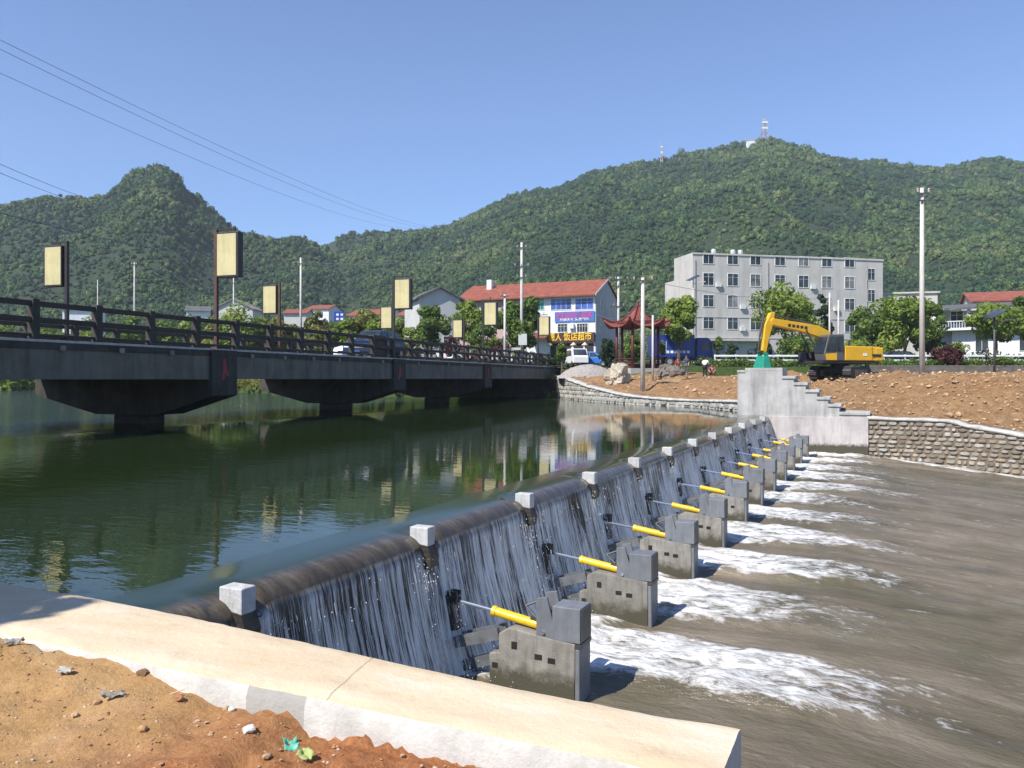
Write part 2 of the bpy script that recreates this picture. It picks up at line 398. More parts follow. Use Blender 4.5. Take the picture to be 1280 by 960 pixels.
# ------------------------------------------------------------------ the falling sheet
PR = [(-5.75,0),(-5.5,-.002),(-5.3,-.007),(-5.16,-.017),(-5.06,-.032),(-4.985,-.057),(-4.925,-.098),(-4.88,-.16),(-4.845,-.25)]
x, z = PR[-1]
for k in range(1, 22): PR.append((x+.40*k/21*(.6+.4*k/21), z-1.55*k/21))
PRN = np.array(PR)
def near_split(y): return min(abs(y-b) for b in BY)
Ys = np.arange(YA, YB+.001, .045)
V = []; foam = []; flow = []; wet = []
for y in Ys:
    d = near_split(y); sp = smooth((.36-d)/.2)
    n1 = fbm(y*2.1, 0, 3, 4); n2 = fbm(y*9, 0, 8, 3); n3 = fbm(y*.6, 4, 2, 2)
    for j, (px_, pz_) in enumerate(PR):
        t = max(0, (j-7)/(len(PR)-8))
        fx = px_+t*(.05*n1+.035*n2+.03*fbm(y*14, pz_*1.5, 4, 2)); fz = pz_
        if j > 2 and j < 12: fz -= sp*.05*(1-abs(j-7)/6)
        if t > 0: fx -= sp*(.02+.10*t)                 # the split leaves a dry-ish gap behind the block
        V.append((fx, y, fz)); foam.append(t); wet.append(sp); flow.append(n3)
nj = len(PR); I = np.arange(len(Ys)*nj).reshape(len(Ys), nj)
Fq = np.stack([I[:-1,:-1], I[:-1,1:], I[1:,1:], I[1:,:-1]], -1).reshape(-1, 4)
me = np_mesh('waterfall', V, Fq); fattr(me, 'fall', foam); fattr(me, 'gap', wet); fattr(me, 'flow', flow)
def fall_mat():
    m, N, L, B = newmat('falling_water')
    v = coords(N, L, (1, 1, 1)); vs = coords(N, L, (.5, 24, .8)); vs2 = coords(N, L, (.8, 66, 2.4)); vb = coords(N, L, (1, 1.1, .5))
    fa = N.new('ShaderNodeAttribute'); fa.attribute_name = 'fall'
    ga = N.new('ShaderNodeAttribute'); ga.attribute_name = 'gap'
    s1 = nz(N, L, 1, 5, .62, vs, .25); s2 = nz(N, L, 1, 4, .7, vs2, .3); br = nz(N, L, 1, 4, .6, vb)
    # white strands: appear after the lip, more of them in some stretches and beside the splitters
    thr = math_n(N, L, 'ADD', math_n(N, L, 'MULTIPLY', s1.outputs[0], .55), math_n(N, L, 'MULTIPLY', s2.outputs[0], .45))
    gain = math_n(N, L, 'ADD', math_n(N, L, 'MULTIPLY', fa.outputs['Fac'], .06), math_n(N, L, 'MULTIPLY', math_n(N, L, 'SUBTRACT', br.outputs[0], .22), .40))
    edge = ramp(N, L, ga.outputs['Fac'], [(0, 0.0), (.35, .085), (.8, .02), (1, -.0)])
    tot = math_n(N, L, 'ADD', math_n(N, L, 'ADD', thr, gain), edge.outputs[0])
    white = ramp(N, L, tot, [(.575, 0), (.63, .55), (.73, 1)])
    on = ramp(N, L, fa.outputs['Fac'], [(.0, 0), (.07, 1)])
    wfac = math_n(N, L, 'MULTIPLY', white.outputs[0], on.outputs[0])
    dark = ramp(N, L, br.outputs[0], [(.35, (.028,.027,.023)), (.70, (.15,.14,.12))])
    band = nz(N, L, 1, 6, .72, coords(N, L, (2.5, 9, 3)))
    lip = ramp(N, L, band.outputs[0], [(.3, (.034,.028,.020)), (.52, (.078,.063,.046)), (.72, (.145,.12,.09))])
    lake = mixc(N, L, ramp(N, L, sepx(N, L, v), [(.0, 0), (1, 1)]).outputs[0], (.016,.029,.009), lip.outputs[0])
    base = mixc(N, L, ramp(N, L, fa.outputs['Fac'], [(0, 0), (.06, 1)]).outputs[0], lake, dark.outputs[0])
    L.new(mixc(N, L, wfac, base, (.86,.845,.80)), B.inputs['Base Color'])
    rr = N.new('ShaderNodeMapRange'); rr.inputs[3].default_value = .13; rr.inputs[4].default_value = .6; L.new(wfac, rr.inputs[0])
    L.new(rr.outputs[0], B.inputs['Roughness']); B.inputs['IOR'].default_value = 1.33
    spc = N.new('ShaderNodeMapRange'); spc.inputs[1].default_value = .0; spc.inputs[2].default_value = .15; spc.inputs[3].default_value = .5; spc.inputs[4].default_value = .26; L.new(fa.outputs['Fac'], spc.inputs[0]); L.new(spc.outputs[0], B.inputs['Specular IOR Level'])
    hh = math_n(N, L, 'MULTIPLY', thr, on.outputs[0])
    bumpn(N, L, hh, B, .8, .06)
    return m
def sepx(N, L, v):
    s = N.new('ShaderNodeSeparateXYZ'); L.new(v, s.inputs[0])
    mr = N.new('ShaderNodeMapRange'); mr.inputs[1].default_value = -5.22; mr.inputs[2].default_value = -5.06; L.new(s.outputs[0], mr.inputs[0])
    return mr.outputs[0]
o = weir_obj(link_mesh('waterfall', me, fall_mat(), None, True)); o['kind'] = 'structure'; o.location.z = .05
# loose strands and drops in front of the sheet: real geometry
rg = random.Random(11); mb = MB()
def fall_x(z):
    for (xa, za), (xb, zb) in zip(PR[:-1], PR[1:]):
        if zb <= z <= za: return xa+(xb-xa)*(za-z)/(za-zb)
    return PR[-1][0]
for i in range(6500):
    y = YA+.2+(YB-YA-.4)*rg.random()**1.9
    d = near_split(y); 
    edge = d < .5 and d > .14
    if d < .12: continue
    if not edge and rg.random() < .35: continue
    z = -.28-1.5*rg.random()**.8; l = (.08+.38*rg.random()*rg.random())
    off = .015+(.05 if edge else .02)*rg.random()+.03*(-z)
    xx = fall_x(z)+off; w_ = rg.uniform(.0010, .0024)*(1+.03*y)
    dx = .25*l
    mb.add([(xx,y-w_,z),(xx+w_,y,z),(xx,y+w_,z),(xx+dx,y-w_,z-l),(xx+dx+w_,y,z-l),(xx+dx,y+w_,z-l)], [(0,1,4,3),(1,2,5,4),(2,0,3,5),(0,2,1),(3,4,5)])
for i in range(3000):
    y = YA+.2+(YB-YA-.4)*rg.random()**1.7; b = min(BY, key=lambda q: abs(q-y))
    if rg.random() < .7: y = b+rg.choice([-1, 1])*rg.uniform(.12, .42)
    z = -.22-1.5*rg.random(); xx = fall_x(z)+rg.uniform(.02, .16); r = rg.uniform(.0025, .007)*(1+.02*y)
    mb.add([(xx-r,y,z),(xx+r,y,z),(xx,y-r,z),(xx,y+r,z),(xx,y,z-r*1.6),(xx,y,z+r*1.6)], [(0,2,5),(2,1,5),(1,3,5),(3,0,5),(2,0,4),(1,2,4),(3,1,4),(0,3,4)])
for i in range(5200):            # splash thrown up where the sheet lands
    y = YA+.3+(YB-YA-.6)*rg.random()**1.5; xx = -4.42+.62*rg.random()**1.6; z = -1.74+.34*rg.random()**2.2*(1.1-(xx+4.42)); r = rg.uniform(.0025, .007)*(1+.02*y)
    mb.add([(xx-r,y,z),(xx+r,y,z),(xx,y-r,z),(xx,y+r,z),(xx,y,z-r),(xx,y,z+r)], [(0,2,5),(2,1,5),(1,3,5),(3,0,5),(2,0,4),(1,2,4),(3,1,4),(0,3,4)])
spray = mat('spray', (.74,.73,.70), .5, .05)
o = weir_obj(mb.build('falling_drops', spray)); tag(o, 'white strands and drops of falling water', None, None, 'stuff')
# ------------------------------------------------------------------ water below the weir
def low_z(X): return -1.74-.075*max(0, X+.8)
X2 = np.concatenate([np.arange(-4.75, 5.5, .085), np.arange(5.5, 60, 1.2)]); Y2 = np.concatenate([np.arange(-30, 3, 2.), np.arange(3, 44, .1)])
bl = [b+.33 for b in BY]
V = []; fm = []
for y in Y2:
    for x in X2:
        z = low_z(x); f = 0
        if x < 7.5 and y > 8.35 and y < 40.6:
            yy = y+.10*math.sin(x*1.3+y)+.22*fbm(x*.5, y*.8, 6, 3)-max(0, x+1)*.02
            ph = ((yy-bl[0]+1.5) % 3)-1.5          # 0 at a block, +-1.5 mid-bay
            wid = 1.28-.15*max(0, x+2.6)
            lane = smooth((wid-abs(abs(ph)-1.5))/.45)
            end = .1+1.5*fbm(0, math.floor((yy-bl[0])/3)*3.3, 5, 2)+.9*fbm(x*.3, y*1.7, 2, 3)
            dec = smooth((end+2.9-x)/5.6)
            f = lane*dec
            if x < -3.2: f = max(f, smooth((-3.2-x)/.5)*.9)
            cr = .5+.5*fbm(x*1.4, y*3.5, 3, 4)
            z += f*(.02+.15*cr)*smooth((3-x)/4)+.02*fbm(x*.9, y*2.5, 1, 3)
            if lane < .3 and x > -3.0: z -= .02
        if y > 25 and x > 0:                          # white edge along the far stone wall
            P0 = WV(x, y)
            if 15 < P0.x < 40:
                e = np.interp(P0.x, [16.6, 20.9, 40], [38.3, 33.6, 25.5])-P0.y
                f = max(f, smooth((1.0+.5*fbm(x*.8, y*.8, 4, 3)-e*.55)/.4)*.95)
        V.append((x, y, z)); fm.append(f)
nj = len(X2); I = np.arange(len(Y2)*nj).reshape(len(Y2), nj)
Fq = np.stack([I[:-1,:-1], I[:-1,1:], I[1:,1:], I[1:,:-1]], -1).reshape(-1, 4)
me = np_mesh('river_water', V, Fq); fattr(me, 'foam', fm)
fa_ = me.attributes.new('stream', 'FLOAT_VECTOR', 'POINT'); fa_.data.foreach_set('vector', np.array([(x, y+.05*max(0, x+1.5)**1.6+.25*math.sin(x*.35+y*.2), z) for x, y, z in V], dtype=np.float32).ravel())
def river_mat():
    m, N, L, B = newmat('river_water')
    sa = N.new('ShaderNodeAttribute'); sa.attribute_name = 'stream'
    def sc_(k):
        mp = N.new('ShaderNodeMapping'); mp.inputs['Scale'].default_value = k; L.new(sa.outputs['Vector'], mp.inputs[0]); return mp.outputs[0]
    v = sc_((1,1,1)); vs = sc_((.30, 1.2, 1)); vf = sc_((1.6, 3.4, 2)); vg = sc_((1.0, 5.0, 1)); vd = sc_((4.5, 10, 4))
    fa = N.new('ShaderNodeAttribute'); fa.attribute_name = 'foam'
    a = nz(N, L, 1, 6, .65, vs, .5); b = nz(N, L, 1, 6, .72, vf, .8); c = nz(N, L, 1, 5, .65, vg, .4); d = nz(N, L, 1, 4, .7, vd, .3); big = nz(N, L, .35, 4, .6, v, .6)
    bed = ramp(N, L, a.outputs[0], [(.22, (.078,.066,.046)), (.5, (.152,.129,.094)), (.80, (.23,.20,.152))])
    gr = ramp(N, L, big.outputs[0], [(.34, (.62,.64,.50)), (.5, (.95,.93,.88)), (.66, (1.25,1.2,1.18))])
    bed2 = mixc(N, L, 1, bed.outputs[0], gr.outputs[0], 'MULTIPLY')
    # foam: mask minus torn noise
    t = math_n(N, L, 'ADD', math_n(N, L, 'MULTIPLY', b.outputs[0], .62), math_n(N, L, 'MULTIPLY', d.outputs[0], .38))
    t = math_n(N, L, 'ADD', math_n(N, L, 'MULTIPLY', math_n(N, L, 'SUBTRACT', t, .5), 2.7), .47)
    t = math_n(N, L, 'ADD', math_n(N, L, 'MULTIPLY', fa.outputs['Fac'], .72), t)
    wf = ramp(N, L, math_n(N, L, 'MULTIPLY', t, .6), [(.52, 0), (.64, .34), (.73, .60), (.90, 1)])
    # thin lines of foam carried downstream
    st = math_n(N, L, 'MULTIPLY', ramp(N, L, c.outputs[0], [(.60, 0), (.70, .5)]).outputs[0], ramp(N, L, d.outputs[0], [(.48, 0), (.62, .7)]).outputs[0])
    wfac = math_n(N, L, 'MAXIMUM', wf.outputs[0], st)
    L.new(mixc(N, L, wfac, bed2, (.86,.87,.87)), B.inputs['Base Color'])
    rr = N.new('ShaderNodeMapRange'); rr.inputs[3].default_value = .20; rr.inputs[4].default_value = .75; L.new(wfac, rr.inputs[0]); L.new(rr.outputs[0], B.inputs['Roughness'])
    B.inputs['IOR'].default_value = 1.33
    h = math_n(N, L, 'ADD', math_n(N, L, 'MULTIPLY', c.outputs[0], .7), math_n(N, L, 'MULTIPLY', t, .7))
    h = math_n(N, L, 'ADD', h, math_n(N, L, 'MULTIPLY', d.outputs[0], .5))
    bumpn(N, L, h, B, .55, .08)
    return m
o = weir_obj(link_mesh('river_water', me, river_mat(), None, True)); o['kind'] = 'structure'
# ------------------------------------------------------------------ gates with their flow splitters
ORD = ['first','second','third','fourth','fifth','sixth','seventh','eighth','ninth','tenth','eleventh','twelfth']
steel = mat('gate_steel', (.10,.10,.095), .45, .35, 4, .4, 30, .0, .5)
white = mat('splitter_paint', (.46,.46,.445), .75, .18, 9, .4, 40, 0, .35, None, .18)
greys = mat('grey_painted_steel', (.165,.175,.19), .5, .14, 6, .12, 50, 0, .25, None, .12)
greyd = mat('dark_steel', (.05,.05,.05), .5, .3, 8)
yel = mat('cylinder_yellow', (.80,.50,.012), .38, .12, 9, .05, 60, 0, .25, None, .12)
chrome = mat('chrome_rod', (.75,.76,.77), .18, .05, 5, 0, 30, .9)
conc = mat('block_concrete', (.25,.235,.205), .85, .25, 4, .45, 35, 0, .5, None, .22, -1.62)
mossy = mat('wet_mossy_steel', (.040,.034,.026), .5, .45, 9, .6, 30)
def gate():
    r = empty('weir_gate')
    fn = lambda a, b, d: (a, d, b)
    mb = MB().prism([(-5.12,-.26),(-4.97,-.26),(-4.62,-1.95),(-4.80,-1.95)], fn, -1.49, 1.49)
    mb.build('gate_panel', steel, r)
    mb = MB().prism([(-5.30,-.22),(-5.04,-.135),(-4.98,-.25),(-5.10,-.31)], fn, -1.49, 1.49); mb.build('gate_lip', mossy, r)
    s = MB().hexa([(-5.06,-.085,-.14),(-4.81,-.085,-.17),(-4.81,.085,-.17),(-5.06,.085,-.14),(-5.06,-.085,.05),(-4.81,-.085,.05),(-4.81,.085,.05),(-5.06,.085,.05)]).build('flow_splitter', white, r, False, .012)
    m2 = MB().prism([(-5.08,-.13),(-4.815,-.165),(-4.76,-.30),(-4.78,-.42),(-4.9,-.46),(-5.0,-.33)], fn, -.09, .09); m2.build('splitter_bracket', mossy, r)
    q = MB(); 
    for k in range(14):
        a, b = 2*math.pi*k/14, 2*math.pi*(k+1)/14
        q.tube((-4.745+.0*k, .155+.0*k, -.30) + Vector((0, 0, 0)) if False else (-4.785+.028*math.cos(a), .094, -.19+.028*math.sin(a)), (-4.785+.028*math.cos(b), .094, -.19+.028*math.sin(b)), .008, .008, 6)
    q.build('lifting_eye', greys, r)
    c = MB().rbox((-4.69,.285,-.84), .14, .03, .15).rbox((-4.69,.375,-.84), .14, .03, .15).tube((-4.68,.24,-.83), (-4.68,.42,-.83), .03, .03, 10).rbox((-4.70,.33,-1.02), .08, .16, .42, 0, -.25)
    c.build('cylinder_clevis', mossy, r)
    return r
def support():
    r = empty('hydraulic_support')
    fn = lambda a, b, d: (a, d, b)
    body = MB().prism([(-4.12,-2.3),(-3.06,-2.3),(-3.06,-1.10),(-3.50,-1.06),(-3.86,-1.02),(-4.0,-1.10),(-4.0,-1.32),(-4.12,-1.34)], fn, .16, .50)
    body.build('concrete_block', conc, r, False, .012)
    MB().box(-3.057,-3.0,.15,.51,-2.3,-1.14).build('steel_end_plate', greys, r, False, .015)
    MB().box(-3.054,-2.992,.145,.515,-1.14,-1.095).build('plate_cap', greyd, r)
    h = MB()
    h.prism([(-3.53,-1.095),(-3.27,-1.10),(-3.40,-.615),(-3.53,-.64)], fn, .165, .20)
    h.prism([(-3.53,-1.095),(-3.27,-1.10),(-3.40,-.615),(-3.53,-.64)], fn, .455, .49)
    h.build('clevis_plate', greys, r, False, .004)
    MB().box(-3.335,-3.0,.163,.497,-1.09,-.705).build('bracket_box', greys, r, False, .008)
    MB().box(-2.9985,-2.985,.18,.48,-1.075,-.72).build('bracket_shade_sheet', greyd, r)  # added dark sheet, stands for shade on the bracket's downstream face
    MB().tube((-3.44,.15,-1.02), (-3.44,.505,-1.02), .022, .022, 12).build('pin', chrome, r)
    sm_ = mat('dark_socket', (.012,.011,.01), .9)
    for (a, b, ww, hh) in ((-3.80,-1.21,.07,.085),(-3.50,-1.30,.09,.06),(-3.34,-1.32,.09,.06),(-4.045,-1.47,.07,.06),(-3.36,-1.75,.07,.06)):
        MB().box(a-ww/2,a+ww/2,.1555,.1595,b-hh/2,b+hh/2).build('socket', sm_, r)
    cyl = MB().tube((-4.12,.33,-.905), (-3.50,.33,-1.0), .054, .054, 18)
    cyl.tube((-4.16,.33,-.899), (-4.11,.33,-.907), .061, .061, 18)
    c = cyl.build('cylinder', yel, r, False)
    MB().rbox((-3.58,.33,-.925), .16, .07, .035, 0, .14).build('hose_port', greyd, c)
    hp = [(-3.6,.33,-.91),(-3.75,.37,-.80),(-3.6,.42,-.74),(-3.42,.36,-.78),(-3.36,.33,-.9)]
    MB().path([Vector(p) for p in hp], .014, 6).build('hose', greyd, c)
    MB().tube((-4.70,.33,-.83), (-4.15,.33,-.90), .022, .022, 12).tube((-4.73,.33,-.826), (-4.66,.33,-.836), .045, .045, 12).build('piston_rod', chrome, c)
    s = MB().bar((-4.02,.22,-1.12), (-4.60,.22,-1.30), .06, .13).bar((-4.02,.44,-1.12), (-4.60,.44,-1.30), .06, .13).bar((-4.05,.33,-1.42), (-4.60,.33,-1.62), .10, .12)
    s.build('support_strut', greys if False else mat('wet_grey_steel', (.12,.125,.13), .3, .3, 8), r)
    return r
g0 = gate(); s0 = support()
for i, b in enumerate(BY):
    o = g0 if i == 0 else copy_tree(g0)
    o.location = WV(0, b, .05); o.rotation_euler = (0, 0, WROT)
    lab = f'{ORD[i]} steel weir gate from the near concrete wall, white square splitter block on its crest'
    if i == 0: lab = 'nearest weir gate, its white splitter block standing just behind the near concrete wall'
    if i == NB-1: lab = 'farthest weir gate, last before the grey stepped abutment'
    tag(o, lab, 'weir gate', 'tilting weir gates across the river')
for i, b in enumerate(BY):
    if i == 0: continue
    o = s0 if i == 1 else copy_tree(s0)
    q_ = random.Random(i*7); o.location = WV(q_.uniform(-.03, .03), b+q_.uniform(-.02, .02), q_.uniform(-.02, .015)); o.rotation_euler = (q_.uniform(-.008, .008), q_.uniform(-.012, .012), WROT+q_.uniform(-.02, .02))
    lab = f'{ORD[i-1]} concrete support with yellow hydraulic cylinder, counted from the near wall'
    if i == 1: lab = 'largest, nearest concrete support with grey steel bracket and yellow hydraulic cylinder'
    if i == NB-1: lab = 'smallest, farthest concrete support with hydraulic cylinder, in front of the stepped abutment'
    tag(o, lab, 'hydraulic support', 'hydraulic supports below the weir gates')
# ------------------------------------------------------------------ river bed under both waters is the ground sheet; sill under the gates
# ------------------------------------------------------------------ near concrete wall and the dirt we stand on
def wallmat():
    m, N, L, B = newmat('cream_concrete')
    v = coords(N, L); a = nz(N, L, 1.4, 5, .65, coords(N, L, (.6, 2.2, 1))); b = nz(N, L, 18, 6, .75, v); c = nz(N, L, 4.5, 5, .75, v)
    r = ramp(N, L, a.outputs[0], [(.3, (.50,.385,.245)), (.55, (.58,.475,.335)), (.75, (.62,.56,.465))])
    dn_ = nz(N, L, 2.2, 7, .8, v, .4); dm = ramp(N, L, dn_.outputs[0], [(.56, 0), (.72, .55)]); pn_ = nz(N, L, 60, 3, .7, v); pm_ = ramp(N, L, pn_.outputs[0], [(.66, 1), (.74, .72)])
    dst = mixc(N, L, 1, mixc(N, L, dm.outputs[0], r.outputs[0], (.40,.285,.165)), pm_.outputs[0], 'MULTIPLY')
    geo = N.new('ShaderNodeNewGeometry'); sp = N.new('ShaderNodeSeparateXYZ'); L.new(geo.outputs['Normal'], sp.inputs[0])
    side = ramp(N, L, c.outputs[0], [(.35, (.40,.385,.35)), (.7, (.56,.54,.50))])
    up = ramp(N, L, sp.outputs[2], [(.55, 0), (.8, 1)])
    so_ = N.new('ShaderNodeSeparateXYZ'); L.new(v, so_.inputs[0])        # a stretch repaired with greyer mortar
    pm = math_n(N, L, 'MULTIPLY', math_n(N, L, 'GREATER_THAN', so_.outputs[0], -2.74), math_n(N, L, 'LESS_THAN', so_.outputs[0], -2.40))
    jt = math_n(N, L, 'LESS_THAN', math_n(N, L, 'ABSOLUTE', math_n(N, L, 'ADD', so_.outputs[0], math_n(N, L, 'ADD', math_n(N, L, 'MULTIPLY', so_.outputs[1], .22), math_n(N, L, 'ADD', math_n(N, L, 'MULTIPLY', c.outputs[0], .035), 1.62)))), .005)
    dst = mixc(N, L, math_n(N, L, 'MULTIPLY', jt, .6), dst, (.22,.19,.15))
    pt = mixc(N, L, math_n(N, L, 'MULTIPLY', pm, .75), side.outputs[0], (.27,.26,.235))
    L.new(mixc(N, L, up.outputs[0], pt, dst), B.inputs['Base Color']); B.inputs['Roughness'].default_value = .9; B.inputs['Specular IOR Level'].default_value = .25
    h = math_n(N, L, 'ADD', math_n(N, L, 'MULTIPLY', b.outputs[0], .5), c.outputs[0]); bumpn(N, L, h, B, .35, .025)
    return m
OUT = [(-12,3.72),(-9,3.70),(-7.2,3.68),(-5.7,3.66),(-5.0,3.68),(-4.4,3.66),(-3.6,3.61),(-2.9,3.55),(-2.24,3.49),(-1.6,3.44),(-1.06,3.42),(-.53,3.43)]
ox = [a for a, b in OUT]; oy = [b for a, b in OUT]
V = []; WX = np.arange(-12, -.529, .06); WX = np.append(WX[:-1], -.53)
ring = None
for x in WX:
    yo = float(np.interp(x, ox, oy))+.006*fbm(x*3, 2, 0, 3); yi = 2.93+.012*fbm(x*1.1, 0, 4, 3)+.006*fbm(x*7, 0, 9, 3)
    pts = [(yi-.03, -.4), (yi-.022+.012*fbm(x*5,1,1), .10), (yi-.012+.012*fbm(x*5,2,1), .25), (yi-.006, .34), (yi+.012, .385+.006*fbm(x*6,3,1))]
    for k in range(1, 12):
        t = k/12; pts.append((yi+.03+(yo-yi-.06)*t, .40+.008*fbm(x*1.3, t*2, 3, 3)+.003*fbm(x*8, t*6, 5, 2)))
    pts += [(yo-.015, .39+.006*fbm(x*4,5,2)), (yo, .36), (yo+.01, -3.4)]
    V += [(x, a, b) for a, b in pts]; nj = len(pts)
I = np.arange(len(WX)*nj).reshape(len(WX), nj)
Fq = [tuple(f) for f in np.stack([I[:-1,:-1], I[1:,:-1], I[1:,1:], I[:-1,1:]], -1).reshape(-1, 4)]+[tuple(I[-1])]
mb = MB(); mb.add(V, Fq)
WALLM = wallmat()
r = empty('concrete_wall', (0, 0, 0), 0, 'broad cream concrete river wall running across the foreground beside bare dirt', 'wall')
o = mb.build('wall_body', WALLM, r, True); o.rotation_euler = (0, 0, WROT)
o.data.set_sharp_from_angle(angle=R(38)) if hasattr(o.data, 'set_sharp_from_angle') else None
if 0: mb = MB(); mb.hexa([(-2.76,2.896,.12),(-2.36,2.896,.10),(-2.36,2.95,.10),(-2.76,2.95,.12),(-2.76,2.912,.345),(-2.36,2.912,.34),(-2.36,2.95,.35),(-2.76,2.95,.36)])
# near dirt
X3 = np.arange(-11, 1.2, .035); Y3 = np.concatenate([np.arange(-6, .8, .3), np.arange(.8, 2.96, .03)])
def dirt_z(x, y):
    base = float(np.interp(x, [-8,-5.2,-4.36,-3.94,-3.59,-3.2,-2.94,-2.73,-2.5,-2.38,-2.18,-1.88,-1.5,-1.0,-.5], [.42,.385,.375,.365,.332,.318,.252,.258,.285,.212,.205,.243,.25,.18,.08]))
    e = smooth((y-2.2)/.7)
    z = base*e+(1-e)*(.26+.0*x)
    z += .035*fbm(x*1.1, y*1.1, 2, 4)+.028*fbm(x*4.5, y*4.5, 6, 4)
    red = smooth((x+3.1)/.9)
    z += (.012+.045*red)*abs(fbm(x*9, y*9, 3, 4))+.02*red*fbm(x*16, y*16, 8, 2)
    return z
V = [(x, y, dirt_z(x, y)) for y in Y3 for x in X3]
nj = len(X3); I = np.arange(len(Y3)*nj).reshape(len(Y3), nj)
Fq = np.stack([I[:-1,:-1], I[:-1,1:], I[1:,1:], I[1:,:-1]], -1).reshape(-1, 4)
def dirt_mat():
    m, N, L, B = newmat('near_dirt')
    v = coords(N, L); sp = N.new('ShaderNodeSeparateXYZ'); L.new(v, sp.inputs[0])
    a = nz(N, L, 1.6, 6, .7, v); b = nz(N, L, 14, 7, .75, v); c = nz(N, L, 45, 5, .8, v)
    s = ramp(N, L, a.outputs[0], [(.3, (.36,.20,.082)), (.55, (.45,.275,.125)), (.75, (.52,.37,.21))])
    rd = ramp(N, L, b.outputs[0], [(.3, (.23,.085,.034)), (.6, (.40,.175,.078)), (.8, (.50,.28,.16))])
    mr = N.new('ShaderNodeMapRange'); mr.inputs[1].default_value = -3.2; mr.inputs[2].default_value = -2.2
    L.new(math_n(N, L, 'ADD', sp.outputs[0], math_n(N, L, 'MULTIPLY', math_n(N, L, 'SUBTRACT', a.outputs[0], .5), 2.6)), mr.inputs[0])
    col = mixc(N, L, mr.outputs[0], s.outputs[0], rd.outputs[0])
    sh = ramp(N, L, c.outputs[0], [(.3, (.72,.70,.66)), (.6, (1,1,1)), (.78, (1.3,1.3,1.3))])
    L.new(mixc(N, L, 1, col, sh.outputs[0], 'MULTIPLY'), B.inputs['Base Color']); B.inputs['Roughness'].default_value = .95; B.inputs['Specular IOR Level'].default_value = .1
    h = math_n(N, L, 'ADD', b.outputs[0], math_n(N, L, 'MULTIPLY', c.outputs[0], .4)); bumpn(N, L, h, B, .7, .035)
    return m
o = weir_obj(link_mesh('dirt_bank', np_mesh('dirt_bank', V, Fq), dirt_mat(), None, True)); o['kind'] = 'structure'
# pebbles and clods: nobody could count them
rg = random.Random(4); mb = MB()
for i in range(2800):
    x = rg.uniform(-6.5, -.7); y = rg.uniform(1.0, 2.9); red = x > -2.9
    s = rg.uniform(.0025, .008)*(1.6 if red and rg.random() < .35 else 1)*(2.2 if rg.random() < .03 else 1)
    mb.ball((x, y, dirt_z(x, y)+s*.25), s*rg.uniform(.8, 1.4), s*rg.uniform(.8, 1.4), s*rg.uniform(.5, .9), 1, .5, i)
def pebble_mat():
    m, N, L, B = newmat('pebble'); a = nz(N, L, 9, 2, .5, coords(N, L))
    r = ramp(N, L, a.outputs[0], [(.3, (.22,.10,.045)), (.5, (.38,.22,.11)), (.62, (.42,.36,.28)), (.75, (.55,.52,.47))])
    L.new(r.outputs[0], B.inputs['Base Color']); B.inputs['Roughness'].default_value = .9; return m
o = weir_obj(mb.build('pebbles', pebble_mat(), None, False)); tag(o, 'small stones and clods scattered over the dirt', None, None, 'stuff')
def at_dirt(px, py):            # a measured spot on the near dirt
    D = EYE/((py-473)/1000); 
    for k in range(12):
        p = P(px, py, D); X = p.x*math.cos(TH)-p.y*math.sin(TH); Y = p.x*math.sin(TH)+p.y*math.cos(TH)
        D = (EYE-dirt_z(X, Y))/((py-473)/1000)
    p = P(px, py, D); p.z += .004; return p
stones = [(178,846,.028,'dark brown stone at the edge of the dirt beside the concrete wall',(.16,.085,.04)),(311,915,.024,'pale grey stone on the dirt near the green plastic scrap',(.55,.55,.52)),(290,889,.014,'small white pebble on the dirt below the grey mortar patch',(.6,.58,.52)),(224,875,.02,'reddish brown clod lying on the dirt by the cream wall',(.34,.16,.075)),(94,896,.015,'little tan stone out on the open dirt',(.45,.32,.18)),(178,914,.018,'orange brown stone out on the open dirt',(.42,.24,.11))]
for i, (px, py, s, lab, c) in enumerate(stones):
    p = at_dirt(px, py); o = MB().ball((0,0,s*.4), s*1.2, s, s*.75, 2, .5, 60+i).build('stone', mat('stone_%d' % i, c, .9, .25, 20, .4, 60), None, False)
    o.location = p; tag(o, lab, 'stone')
def scrap(name, px, py, w_, h_, m, lab, cat, rz=0, curl=.02, seed=0):
    p = at_dirt(px, py); n = 7; vs = []; r_ = random.Random(seed)
    for j in range(n):
        for i in range(n):
            a, b = i/(n-1)-.5, j/(n-1)-.5; k = 1+.35*noise.noise(Vector((a*4+seed, b*4, 0)))
            vs.append((a*w_*k, b*h_*k, .006+curl*(1.2*a*a+.8*noise.noise(Vector((a*3, b*3+seed, 1))))+.01))
    fs = [(j*n+i, j*n+i+1, (j+1)*n+i+1, (j+1)*n+i) for j in range(n-1) for i in range(n-1)]
    o = MB().add(vs, fs).build(name, m, None, True); o.location = p; o.rotation_euler = (.25, .05, rz)
    sm = o.modifiers.new('thickness', 'SOLIDIFY'); sm.thickness = .002
    tag(o, lab, cat)
scrap('plastic_scrap', 363, 936, .06, .075, mat('teal_plastic', (.12,.42,.30), .35, .2, 20), 'torn teal green plastic scrap on red dirt at the foot of the wall', 'litter', .4, .03, 2)
scrap('dry_leaf', 380, 950, .05, .06, mat('dry_leaf', (.30,.36,.12), .7, .3, 20), 'crumpled yellow green leaf beside the teal plastic scrap', 'leaf', 1.1, .03, 5)
scrap('dry_leaf', 17, 806, .09, .035, mat('grey_leaf', (.26,.24,.21), .8, .4, 20), 'grey dry leaf on the dirt by the left picture edge', 'leaf', .5, .04, 7)
scrap('dry_leaf', 140, 873, .10, .03, mat('grey_leaf', (.26,.24,.21), .8, .4, 20), 'long grey dry leaf in the middle of the open dirt', 'leaf', .35, .04, 9)
